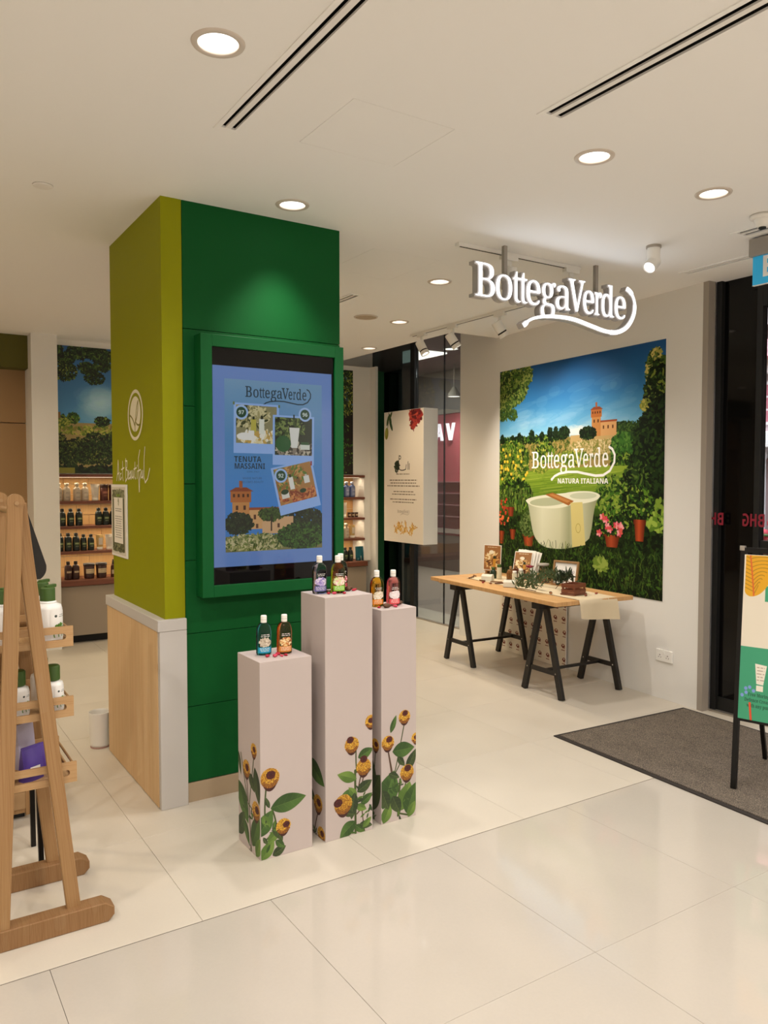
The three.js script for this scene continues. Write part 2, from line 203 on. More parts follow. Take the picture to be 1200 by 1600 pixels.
function screenPicture() {
  const W = 720, H = 1092, [c, g] = canvas(W, H), r = rng(31);
  g.fillStyle = '#6f92d2'; g.fillRect(0, 0, W, H);
  const x0 = 66, y0 = 68, w = 590, h = 945; g.save(); g.beginPath(); g.rect(x0, y0, w, h); g.clip(); let q = g.createLinearGradient(0, y0, 0, y0 + h); q.addColorStop(0, '#7ba6c8'); q.addColorStop(0.35, '#5690c6'); q.addColorStop(0.72, '#3a86d4'); q.addColorStop(1, '#3a7ac0'); g.fillStyle = q; g.fillRect(x0, y0, w, h);
  logo(g, x0 + 118, y0 + 92, 375, '#16303c', 1.2);
  leafage(g, x0 + w * 0.8, y0 + h * 0.84, w * 0.24, h * 0.09, 900, DEEP.concat(['#1c2c14']), 11, r);
  castle(g, x0 + 40, y0 + h * 0.87, 200);
  g.fillStyle = '#d8ac7c'; g.fillRect(x0 + 215, y0 + h * 0.8, 190, h * 0.1); g.fillStyle = '#5a3420'; for (const k of [0.3, 0.52, 0.66]) g.fillRect(x0 + w * k, y0 + h * 0.84, 14, 24);
  leafage(g, x0 + 78, y0 + h * 0.835, 80, 60, 620, DEEP, 10, r); leafage(g, x0 + 270, y0 + h * 0.785, 78, 36, 420, ['#1c3010', '#2f4818', '#44601f'], 9, r); g.fillStyle = '#2c1c10'; g.fillRect(x0 + 266, y0 + h * 0.8, 8, 80);
  g.fillStyle = '#7d7a4c'; g.fillRect(x0, y0 + h * 0.91, w, h * 0.09);
  leafage(g, x0 + w * 0.3, y0 + h * 0.95, w * 0.34, h * 0.05, 900, ['#a8a468', '#6d7c36', '#8c8a58', '#c8be8c', '#46581f'], 10, r); leafage(g, x0 + w * 0.78, y0 + h * 0.92, w * 0.26, h * 0.08, 1300, ['#1c3a10', '#2e5418', '#477022', '#122509'], 10, r);
  g.restore();
  const polaroid = (cx, cy, pw, ph, a, kind) => { g.save(); g.translate(cx, cy); g.rotate(a); g.fillStyle = '#98bdf6'; g.fillRect(-pw / 2, -ph / 2, pw, ph); bottlesPicture(g, -pw * 0.45, -ph * 0.46, pw * 0.9, ph * 0.76, kind, r); g.restore(); };
  polaroid(x0 + 185, y0 + 265, 268, 275, 0.01, 0); polaroid(x0 + 410, y0 + 325, 258, 280, 0.01, 1); polaroid(x0 + 425, y0 + 590, 262, 275, -0.22, 2);
  const badge = (x, y, t) => { g.fillStyle = '#a6c6f4'; g.beginPath(); g.arc(x, y, 40, 0, 7); g.fill(); g.fillStyle = '#1f4a33'; g.beginPath(); g.arc(x, y, 29, 0, 7); g.fill(); g.fillStyle = '#d8e4e0'; g.font = 'bold 30px sans-serif'; g.textAlign = 'center'; g.fillText(t, x, y + 11); g.textAlign = 'left'; };
  badge(x0 + 96, y0 + 178, '97'); badge(x0 + 482, y0 + 175, '96'); badge(x0 + 330, y0 + 525, '92');
  g.fillStyle = '#9a2f34'; g.fillRect(x0 + 516, y0 + 440, 9, 26); g.fillStyle = '#22301c'; g.fillRect(x0 + 408, y0 + 178, 9, 26); g.fillStyle = '#6a7a3c'; g.fillRect(x0 + 48, y0 + 122, 10, 16); g.fillRect(x0 + 316, y0 + 128, 10, 16);
  g.fillStyle = '#15323e'; g.font = 'bold 42px sans-serif'; g.fillText('TENUTA', x0 + 52, y0 + 450); g.save(); g.translate(x0 + 52, y0 + 488); g.scale(0.9, 1); g.fillText('MASSAINI', 0, 0); g.restore();
  g.fillStyle = '#2f5c80'; g.font = '13px sans-serif'; g.textAlign = 'center'; g.fillText('SIENA, ITALY', x0 + 162, y0 + 508); g.font = '16px sans-serif'; g.fillText('WHERE NATURE', x0 + 158, y0 + 546); g.fillText('BECOMES BEAUTY', x0 + 158, y0 + 566);
  return tex(c);
}
// flowers printed on the plinths; lengths in millimetres from the lower left corner of the face
function flowerPrint(wmm, hmm, heads, leaves, stems, seed) {
  const k = 1.7, [c, g] = canvas(Math.round(wmm * k), Math.round(hmm * k)), r = rng(seed), X = (x) => x * k, Y = (y) => (hmm - y) * k;
  g.lineCap = 'round';
  for (const [x0, y0, x1, y1, w] of stems) { g.strokeStyle = r() > 0.5 ? '#3c4a1c' : '#4d3524'; g.lineWidth = (w ?? 7) * k; g.beginPath(); g.moveTo(X(x0), Y(y0)); g.quadraticCurveTo(X((x0 + x1) / 2 + 8 * (r() - 0.5)), Y((y0 + y1) / 2), X(x1), Y(y1)); g.stroke(); }
  for (const [x0, y0, x1, y1, fat, tone] of leaves) {
    const dx = x1 - x0, dy = y1 - y0, nx = -dy * fat * 1.4, ny = dx * fat * 1.4, mx = (x0 + x1) / 2, my = (y0 + y1) / 2, cols = [['#2d4a1a', '#47682a'], ['#4d6b26', '#6d8a3a'], ['#26361a', '#3a4a24']][tone ?? 0];
    for (const s of [1, -1]) { const lg = g.createLinearGradient(X(x0), Y(y0), X(x1), Y(y1)); lg.addColorStop(0, cols[0]); lg.addColorStop(0.6, cols[s > 0 ? 0 : 1]); lg.addColorStop(1, cols[1]); g.fillStyle = lg; g.beginPath(); g.moveTo(X(x0), Y(y0)); g.quadraticCurveTo(X(mx - dx * 0.12 + s * nx), Y(my - dy * 0.12 + s * ny), X(x1), Y(y1)); g.closePath(); g.fill(); }
    g.strokeStyle = '#6d8040'; g.lineWidth = 0.9 * k; g.beginPath(); g.moveTo(X(x0), Y(y0)); g.lineTo(X(x1), Y(y1)); g.stroke();
    for (let i = 1; i < 5; i++) for (const s of [1, -1]) { const t = i / 5.5; g.globalAlpha = 0.5; g.lineWidth = 0.8 * k; g.beginPath(); g.moveTo(X(x0 + dx * t), Y(y0 + dy * t)); g.lineTo(X(x0 + dx * (t + 0.14) + s * nx * 0.42), Y(y0 + dy * (t + 0.14) + s * ny * 0.42)); g.stroke(); g.globalAlpha = 1; }
  }
  for (let i = 0; i < 14; i++) { const st = stems[Math.floor(r() * stems.length)], t = r() * 0.7, x = st[0] + (st[2] - st[0]) * t, y = Math.min(st[1], st[3]) * 0.75 + 20 * r(), a = r() * 6.283, l = 14 + 26 * r(); g.fillStyle = ['#2d4a1a', '#4d6b26', '#26361a', '#3f5a22'][i % 4]; g.beginPath(); g.moveTo(X(x), Y(y)); g.quadraticCurveTo(X(x + Math.cos(a + 0.6) * l * 0.6), Y(y + Math.sin(a + 0.6) * l * 0.6), X(x + Math.cos(a) * l), Y(y + Math.sin(a) * l)); g.quadraticCurveTo(X(x + Math.cos(a - 0.6) * l * 0.6), Y(y + Math.sin(a - 0.6) * l * 0.6), X(x), Y(y)); g.fill(); }
  for (const [x, y, rad, ex, ey] of heads) {
    g.fillStyle = '#3c1712'; g.beginPath(); g.moveTo(X(x - rad * 0.9), Y(y)); g.quadraticCurveTo(X(x - rad * 0.7), Y(y - rad * 1.25), X(x), Y(y - rad * 1.32)); g.quadraticCurveTo(X(x + rad * 0.7), Y(y - rad * 1.25), X(x + rad * 0.9), Y(y)); g.fill();
    g.fillStyle = '#8a5a14'; g.beginPath(); g.ellipse(X(x), Y(y), rad * k, rad * 0.98 * k, 0, 0, 7); g.fill();
    for (let i = 0; i < 900; i++) { const a = r() * 6.283, q = Math.sqrt(r()) * rad * 1.04, low = Math.sin(a) < -0.35 && q > rad * 0.6; g.fillStyle = (low ? ['#5a2a12', '#8a4a12', '#b8791a', '#401c10'] : ['#f2c62e', '#e2ac1e', '#c98a12', '#ffe070', '#a8640f'])[Math.floor(r() * (low ? 4 : 5))]; g.beginPath(); g.ellipse(X(x + Math.cos(a) * q), Y(y + Math.sin(a) * q * 0.97), 1.3, 2.6, 1.57 - a, 0, 7); g.fill(); }
    g.fillStyle = '#3a0d0e'; g.beginPath(); g.ellipse(X(x + ex), Y(y + rad * 0.15 + ey), rad * 0.5 * k, rad * 0.42 * k, 0, 0, 7); g.fill();
    for (let i = 0; i < 160; i++) { const a = r() * 6.283, q = rad * (0.2 + 0.38 * r()); g.fillStyle = ['#6a1a14', '#2c0a0a', '#8a2c18', q > rad * 0.45 ? '#d89a20' : '#5a1512'][Math.floor(r() * 4)]; g.fillRect(X(x + ex + Math.cos(a) * q), Y(y + rad * 0.15 + ey + Math.sin(a) * q * 0.84), 2.4, 2.4); }
  }
  return tex(c);
}

// ---------------------------------------------------------------- materials
const std = (color, roughness = 0.7, extra = {}) => new THREE.MeshStandardMaterial({ color, roughness, ...extra });
const phys = (o) => new THREE.MeshPhysicalMaterial(o);
const plyT = woodTex('#dcb98a', '#b98d58', 11, 160, 'v', 512, 0.05), pineT = woodTex('#dcb27c', '#a8743c', 12, 240, 'v', 512, 0.08), oakT = woodTex('#d6a870', '#9c6a34', 13, 300, 'u', 512, 0.09), redT = woodTex('#7c4630', '#4c2416', 14, 300, 'u', 512, 0.1);
const tileN = speckle(256, 41, 247, 255, [1, 0.992, 0.975], 0.7), matN = speckle(256, 42, 20, 215, [1, 0.97, 0.92], 0.05), fineN = speckle(256, 43, 120, 255, [1, 1, 1], 0.2);
for (const t of [tileN, matN]) t.colorSpace = THREE.SRGBColorSpace;
const M = {
  wall: std('#e9e6e0', 0.85, { bumpMap: rep(fineN, 3), bumpScale: 0.0004 }), ceiling: std('#f7f5f1', 0.9), whitePaint: std('#f0ece6', 0.55), baseWhite: std('#c8c3bd', 0.55), plastic: std('#f2efe8', 0.4), plinth: std('#bdb0ab', 0.6),
  tileShop: std('#d0c9bd', 0.42, { map: rep(tileN, 0.9) }), tileMall: phys({ color: '#c2bcb4', roughness: 0.07, map: rep(tileN, 0.7), specularIntensity: 0.9 }), slab: std('#8d8070', 0.9),
  olive: phys({ color: '#929409', roughness: 0.6, specularIntensity: 0.3 }), oliveDark: std('#57530c', 0.7), green: phys({ color: '#065423', roughness: 0.6, specularIntensity: 0.35 }), greenFrame: phys({ color: '#075727', roughness: 0.5, specularIntensity: 0.4 }), greenStrip: std('#0b4a26', 0.6), skirt: std('#b9a488', 0.45, { metalness: 0.25 }),
  ply: std('#ffffff', 0.6, { map: rep(plyT, 1.4, 0.8) }), pine: std('#b8b0a6', 0.6, { map: rep(pineT, 3, 1.2) }), oak: std('#ffffff', 0.5, { map: rep(oakT, 1.2, 3) }), redwood: std('#ffffff', 0.5, { map: rep(redT, 1, 2) }), beam: std('#a3978c', 0.7, { map: rep(pineT, 3, 3) }),
  trayWood: std('#d6cbbd', 0.6, { map: rep(plyT, 3, 3) }), shelfBack: std('#eedfc4', 0.6, { map: rep(plyT, 2, 2) }), tan: std('#a5835a', 0.6), cabinet: std('#9f907e', 0.5), black: std('#17130f', 0.5), blackMetal: std('#141210', 0.35, { metalness: 0.4 }), dark: std('#0b0a09', 0.6), darkVent: std('#0d0b0a', 0.9), grey: std('#9b948a', 0.5), silver: std('#b0a89c', 0.35, { metalness: 0.7 }), chrome: std('#c8c4bc', 0.15, { metalness: 1 }),
  glass: phys({ color: '#d6dad6', roughness: 0.02, transmission: 1, thickness: 0, ior: 1.52, specularIntensity: 1 }), tint: phys({ color: '#6a7674', roughness: 0.02, transmission: 1, thickness: 0, ior: 1.6 }), blackGlass: phys({ color: '#0b0a0a', roughness: 0.04, ior: 1.45, specularIntensity: 0.6 }), clearGlass: phys({ color: '#f2f4f2', roughness: 0.02, transmission: 1, thickness: 0.01, ior: 1.45 }),
  lens: std('#ffffff', 0.5, { emissive: new THREE.Color(1, 0.95, 0.88), emissiveIntensity: 3.2 }), trim: std('#d6cabd', 0.35), led: std('#fff2d8', 0.5, { emissive: new THREE.Color(1, 0.84, 0.58), emissiveIntensity: 2.2 }),
  signFace: std('#ffffff', 0.4, { emissive: new THREE.Color(0.93, 0.96, 1.0), emissiveIntensity: 1.5 }), signBody: std('#b2aca8', 0.4), maroon: std('#a8505a', 0.7), mallGrey: std('#8d8884', 0.7), letter: std('#ffffff', 0.5, { emissive: new THREE.Color(0.85, 0.78, 1), emissiveIntensity: 1.3 }),
  mat: std('#dccec0', 0.97, { map: rep(matN, 2.6), bumpMap: rep(matN, 2.6), bumpScale: 0.003 }), rubber: std('#2b241f', 0.8), cloth: std('#d9c8a8', 0.95, { bumpMap: rep(fineN, 12), bumpScale: 0.0006 }), capWhite: std('#f3efe6', 0.4), bottleWhite: std('#f1efea', 0.35), capGreen: std('#3d5a1e', 0.5), leafGreen: std('#4a5c38', 0.7), leafDark: std('#2c3c24', 0.6), twig: std('#6a4a2c', 0.8), paper: std('#f4f0e8', 0.8), pinkWall: std('#d98a90', 0.8), whiteTrim: std('#f2f2f4', 0.6), paleBlue: std('#9fb7c6', 0.5),
};

// ---------------------------------------------------------------- setting
const CEIL = 2.94, CK = (CEIL - 1.6) / 1.325, JZ = -2.685;
{ // floor: every tile lies on the slab with an open joint around it
  const f = thing('floor', 'cream floor tiles, glossy in front and matt inside the shop', 'floor', [0, 0, 0], 0, null, 'structure');
  mesh('slab', bb(-3, 5.6, -0.25, -0.012, -9, 4), M.slab, f);
  const xs = [], inner = [], outer = [];
  for (let x = 0.955 - 0.785 * 5; x < 5.3; x += 0.785) inner.push(x);
  for (let x = 0.436 - 0.785 * 4; x < 5.3; x += 0.785) outer.push(x);
  const geos = new Map(), tile = (w, d, mat, x, z) => { const k = `${w.toFixed(4)},${d.toFixed(4)}`; if (!geos.has(k)) geos.set(k, uvm(new RoundedBoxGeometry(w, 0.012, d, 1, 0.0012))); const m = mesh('floor_tile', geos.get(k), mat, f); m.position.set(x + w / 2, -0.006, z - d / 2); return m; };
  const shopMats = [0, 1, 2, 3].map((i) => { const m = M.tileShop.clone(); m.map = rep(tileN, 0.9); m.map.offset.set(0.31 * i, 0.17 * i); m.color.offsetHSL(0, 0, (i - 1.5) * 0.006); return m; });
  const mallMats = [0, 1, 2].map((i) => { const m = M.tileMall.clone(); m.map = rep(tileN, 0.7); m.map.offset.set(0.37 * i, 0.23 * i); m.color.offsetHSL(0, 0, (i - 1) * 0.005); return m; });
  inner.forEach((x, i) => { for (let j = 0; j < 8; j++) tile(0.7838, 0.7768, shopMats[Math.floor(R() * 4)], x, JZ - 0.004 - j * 0.778); });
  outer.forEach((x, i) => { for (let j = 0; j < 7; j++) tile(0.7838, 0.8997, mallMats[Math.floor(R() * 3)], x, JZ + 0.9009 * (j + 1)); });
  mesh('metal_joint', bb(-3, 5.3, -0.012, -0.002, JZ - 0.004, JZ + 0.0005), std('#3f352b', 0.5), f);
}
const DOWN = [[0.898, -2.317], [2.503, -2.279], [3.282, -2.264], [1.711, -3.461], [3.192, -4.25], [3.716, -5.51], [4.197, -6.766]].map((p) => p.map((v) => v * CK));
const DOWN_FILL = [[0.9, 0.1], [2.5, 0.1], [4.1, 0.1], [-0.9, -2.3], [-0.9, 0.1], [0.9, 1.9], [2.5, 1.9], [-0.9, 1.9], [4.1, 1.9], [-0.5, -4.4], [-0.3, -5.6], [-0.9, -6.8], [0.5, -6.9], [2.6, -6.6]];   // added lamps past the frame, put there as fill light
const VENTS = [[1.09, 1.186, -2.87, 0.6], [2.035, 2.15, -2.13, 0.6], [3.885, 4.01, -2.577, -0.6], [4.343, 4.43, -3.24, -1.2], [2.86, 2.955, -6.6, -4.86]].map((p) => p.map((v) => v * CK));
const HATCH = [[1.42, 1.865, -2.81, -2.39], [2.42, 2.885, -4.39, -3.84]].map((p) => p.map((v) => v * CK));
{
  const sh = new THREE.Shape([[-3, 4], [5.6, 4], [5.6, -5.7], [4.43, -5.7], [4.43, -9], [-3, -9]].map(([x, z]) => new THREE.Vector2(x, -z)));
  const rect = (x0, x1, z0, z1) => new THREE.Path([[x0, z0], [x1, z0], [x1, z1], [x0, z1]].map(([x, z]) => new THREE.Vector2(x, -z)));
  for (const [x0, x1, z0, z1] of VENTS) sh.holes.push(rect(x0 + 0.012, x1 - 0.012, z0 + 0.012, z1 - 0.012));
  for (const [x0, x1, z0, z1] of HATCH) sh.holes.push(rect(x0, x1, z0, z1));
  for (const [x, z] of [...DOWN, ...DOWN_FILL]) { const p = new THREE.Path(); p.absarc(x, -z, 0.066, 0, Math.PI * 2); sh.holes.push(p); }
  const slab = new THREE.ExtrudeGeometry(sh, { depth: 0.18, bevelEnabled: false, curveSegments: 20 }).rotateX(-Math.PI / 2).translate(0, CEIL, 0);
  const c = thing('ceiling', 'plain white plaster ceiling over the shop front', 'ceiling', [0, 0, 0], 0, null, 'structure');
  mesh('plaster', slab, M.ceiling, c);
  for (const [x0, x1, z0, z1] of HATCH) mesh('access_panel', bb(x0 + 0.0015, x1 - 0.0015, CEIL, CEIL + 0.02, z0 + 0.0015, z1 - 0.0015), M.ceiling, c);
  mesh('upper_ceiling', bb(-3, 5.6, CEIL + 0.5, CEIL + 0.6, -9, 4), M.ceiling, c);
}
const ventName = ['white slot air vent with two dark slots above the green pillar', 'long white slot air vent between the two downlights and the ceiling hatch', 'short slot air vent next to the blue exit sign', 'narrow dark slot air vent over the dark glass door', 'small slot air vent behind the green pillar'];
VENTS.forEach(([x0, x1, z0, z1], i) => {
  const v = thing('slot_vent', ventName[i], 'air vent', [x0, CEIL, z0], 0, 'slot air vents in the ceiling'), W = x1 - x0, L = z1 - z0, k = 0.02;
  mesh('frame', [bb(0, k, -0.004, 0.004, 0, L), bb(W - k, W, -0.004, 0.004, 0, L), bb(k, W - k, -0.004, 0.004, 0, k + 0.008), bb(k, W - k, -0.004, 0.004, L - k, L)], M.ceiling, v);
  mesh('blade', bb(W / 2 - 0.011, W / 2 + 0.011, -0.003, 0.004, k, L - k), M.whitePaint, v);
  mesh('plenum', [bb(0.01, W - 0.01, 0.13, 0.15, 0.01, L - 0.01), bb(0.0125, 0.0165, 0.005, 0.14, 0.0125, L - 0.0125), bb(W - 0.0165, W - 0.0125, 0.005, 0.14, 0.0125, L - 0.0125), bb(0.0165, W - 0.0165, 0.005, 0.14, 0.0125, 0.0165), bb(0.0165, W - 0.0165, 0.005, 0.14, L - 0.0165, L - 0.0125)], M.darkVent, v);
});
const dlName = ['large bright downlight nearest the slot vent above the pillar', 'bright downlight beside the end of the long slot vent', 'bright downlight between the hanging sign and the exit sign', 'bright downlight just in front of the green pillar top', 'small downlight behind the hanging white letters', 'small downlight beside the round ceiling speaker', 'farthest small downlight, beside the pillar edge near the glass partition'];
function downlight(x, z, i) {
  const d = thing('downlight', dlName[i] ?? 'added round fill downlight in the plaster ceiling past the shop front', 'downlight', [x, CEIL, z], 0, i < 7 ? 'recessed downlights' : 'added fill downlights out of frame');
  mesh('trim_ring', lathe([[0.066, 0.03], [0.062, 0.0], [0.064, -0.006], [0.08, -0.005], [0.083, 0.0]], 40), M.trim, d);
  mesh('lens', lathe([[0.0001, 0.012], [0.045, 0.012], [0.062, 0.016], [0.062, 0.03], [0.0001, 0.03]], 36), M.lens, d);
  const small = i >= 3 && i < 7, s = new THREE.SpotLight(z > -4.3 ? LAMP : LAMP_SHOP, POWER * (x < 0 ? 1.6 : 1) * (i === 3 ? 0.95 : small ? 1.25 : z > -1.5 ? 1.3 : z > -3 ? 0.6 : 0.52), 0, i === 3 ? 0.72 : small ? 1.1 : 1.35, z > -3 ? 0.35 : 1, 2); s.position.set(0, -0.012, 0); s.target.position.set(0, -2, 0); s.castShadow = true; s.shadow.radius = 2.6; d.add(s, s.target);
}
[...DOWN, ...DOWN_FILL].forEach(([x, z], i) => downlight(x, z, i));

// walls of the shop and of the mall around it
const struct = (name, geo, mat) => { const m = mesh(name, geo, mat); m.userData.kind = 'structure'; return m; };
struct('wall_back', bb(-3, 5.6, 0, CEIL + 0.6, -8.55, -8.3), M.wall);
struct('wall_left', bb(-3.2, -3, 0, CEIL + 0.6, -9, 4), M.wall);
struct('wall_front', bb(-3, 5.6, 0, CEIL + 0.6, 4, 4.2), M.wall);
const WA = -5 * Math.PI / 180, WX = 4.748, WZ = -3.336;
{ // the wall that carries the garden poster runs five degrees off the pillar's axis
  const w = mesh('wall_right', [bb(0, 0.2, 0, CEIL + 0.5, -2.99, 0)], M.wall); w.position.set(WX, 0, WZ); w.rotation.y = WA; w.userData.kind = 'structure';
  struct('wall_right', bb(4.86, 5.1, 0, CEIL + 0.5, -1.55, 4), M.wall);
  const j = struct('trim_1', bb(-0.004, 0.06, 0, CEIL, 0, 0.045), std('#a2988c', 0.5)); j.position.set(WX, 0, WZ); j.rotation.y = WA;
}
// glass partition beside the poster wall
{
  const g = thing('window_1', 'full-height dark glass partition with black mullion beside the poster wall', 'glass partition', [5.2, 0, 0], 0, null, 'structure');
  const pane = (z0, z1, mat) => mesh('pane', bb(-0.006, 0.006, 0.01, CEIL + 0.5, z0 + 0.002, z1 - 0.002), mat, g);
  pane(-6.83, -6.1, M.glass); pane(-7.36, -6.83, M.glass); pane(-8.3, -7.44, M.tint);
  mesh('mullion', bb(-0.03, 0.03, 0, CEIL + 0.5, -7.44, -7.36), M.dark, g);
  mesh('edge_joint', bb(-0.008, 0.008, 0, CEIL + 0.5, -6.834, -6.826), M.dark, g);
  mesh('floor_channel', bb(-0.02, 0.02, 0, 0.012, -8.3, -6.1), M.silver, g);
  struct('trim_2', bb(5.3, 5.34, 0.0, CEIL + 0.4, -8.2, -7.85), std('#39423c', 0.5));
}
// green edge strip and white end of the shelf wall
struct('trim_3', bb(5.02, 5.16, 0, 2.9, -8.3, -7.98), M.greenStrip);
struct('wall_back_end', bb(4.9005, 4.988, 0.626, 1.652, -8.3, -8.02), M.wall);
struct('wall_back_upper', bb(1.426, 4.9875, 1.6525, CEIL, -8.3, -8.02), M.wall);
struct('wall_back_return', bb(4.988, 5.02, 0, CEIL, -8.3, -7.9), M.wall);
struct('wall_back_pier', bb(1.2, 1.425, 0, CEIL, -8.3, -7.8), M.wall);
struct('wall_back_panel', [bb(-3, 1.2, 2.14, 2.68, -8.22, -8.16), bb(-3, 1.2, 0, 2.132, -8.22, -8.16)], M.tan);
{ const v = mesh('valance', rb(-3, 1.235, 2.635, CEIL, -8.16, -7.98, 0.003), M.oliveDark); tag(v, 'olive green valance board under the ceiling beside the white pier', 'valance'); }

// corridor behind the glass: a maroon shop front and a pale facade
{
  struct('floor_corridor', bb(5.6, 11.2, -0.2, -0.002, -14, 4), std('#a49a90', 0.35));
  struct('ceiling_corridor', bb(5.4, 11.2, 3.5, 3.7, -14, 4), M.mallGrey);
  struct('wall_corridor_end', [bb(5.4, 11.2, 0, 3.5, -14.2, -14), bb(5.4, 11.2, 0, 3.5, 4, 4.2), bb(11.2, 11.4, -0.2, 3.7, -14.2, 4.2)], M.mallGrey);
  struct('wall_corridor_near', [bb(5.3, 5.5, 0, 3.6, -14, -8.3), bb(5.3, 5.42, 0, 3.6, -6.05, -3.3), bb(5.12, 5.42, 0, 3.6, -1.5, 4)], M.mallGrey);
  struct('wall_corridor_light_stop', bb(8.35, 11.2, 0, 3.5, -8.9, -8.7), M.mallGrey);  // added unseen wall, stops the facade light reaching the maroon shop front
  const s = thing('shop_front', 'maroon shop front with white letters seen through the glass partition', 'shop front', [8.4, 0, -11.2]);
  mesh('fascia', [bb(0, 0.15, 0.62, 2.75, -2.7, 2.3)], M.maroon, s); mesh('plinth', bb(0, 0.15, 0, 0.62, -2.7, 2.3), std('#7d6a64', 0.7), s); mesh('bulkhead', bb(-0.02, 0.15, 2.75, 3.5, -2.7, 2.3), std('#9a928c', 0.7), s);
  for (let i = 0; i < 4; i++) mesh('shelf', bb(-0.12, 0, 0.95 + i * 0.2, 0.965 + i * 0.2, -0.6, 2.0), std('#9a6a70', 0.5), s);
  mesh('band', bb(-0.03, 0.0, 0.66, 0.74, -2.7, 2.3), std('#c9b6ae', 0.6), s);
  scene.userData.front = s;
  const lp = thing('added_light_panel', 'added ceiling light panel brightening the passage behind the glass partition', 'light panel', [6.9, 3.499, -10.4]); mesh('panel', bb(-0.3, 0.3, -0.02, 0, -1, 1), M.lens, lp); const al = new THREE.RectAreaLight(LAMP, 13, 0.6, 2); al.position.set(0, -0.025, 0); al.rotation.x = -Math.PI / 2; lp.add(al);  // added panel that washes the bulkhead behind the glass with light
}

const font = await new FontLoader().loadAsync('fonts/droid/droid_serif_regular.typeface.json');
const sans = await new FontLoader().loadAsync('fonts/droid/droid_sans_bold.typeface.json');
function textFit(str, f, w, h, depth, bevel = 0) {                 // one or more letters fitted into w by h, the baseline at 0
  const g = new TextGeometry(str, { font: f, size: 1, depth: depth, curveSegments: 6, bevelEnabled: bevel > 0, bevelSize: bevel, bevelThickness: bevel * 0.5, bevelSegments: 1 });
  g.computeBoundingBox(); const b = g.boundingBox; g.translate(-b.min.x, 0, 0); const sx = w / (b.max.x - b.min.x); g.scale(sx, h, 1); return g;
}
{ // white letters on the maroon shop front
  const s = scene.userData.front;
  ['A', 'V'].forEach((ch, i) => { const m = mesh('letter', textFit(ch, sans, 0.24, 0.3, 0.03), M.letter, s); m.position.set(-0.03, 2.28, -0.05 + i * 0.33); m.rotation.y = -Math.PI / 2; });
  for (const [x, z, y] of [[7.0, -9.05, 3.5], [8.0, -10.25, 2.98], [6.2, -6.9, 3.5], [6.6, -4.6, 3.5]]) {
    const l = thing('corridor_lamp', z < -10 ? 'small bright lamp above the white letters behind the glass' : z < -9 ? 'conical bright lamp seen through the top of the glass partition' : z < -6 ? 'conical corridor lamp hidden behind the end of the poster wall' : 'conical corridor lamp hidden behind the middle of the poster wall', 'lamp', [x, y, z], 0, 'corridor lamps');
    mesh('shade', lathe([[0.03, 0.14], [0.09, 0.05], [0.115, -0.02], [0.11, -0.02], [0.085, 0.05], [0.028, 0.13]], 28), M.grey, l); mesh('lens', lathe([[0.0001, -0.012], [0.108, -0.012], [0.108, 0.0], [0.0001, 0.0]], 28), M.lens, l); if (y < 3.4) mesh('stem', cyl(0.012, 0.012, 3.5 - y - 0.13, 0, (3.5 - y) / 2 + 0.065, 0), M.grey, l);
    const p = new THREE.SpotLight(LAMP, 16, 0, 1.3, 0.9, 2); p.position.set(0, -0.03, 0); p.target.position.set(0, -2, 0); p.castShadow = true; p.shadow.radius = 4; l.add(p, p.target);
  }
}

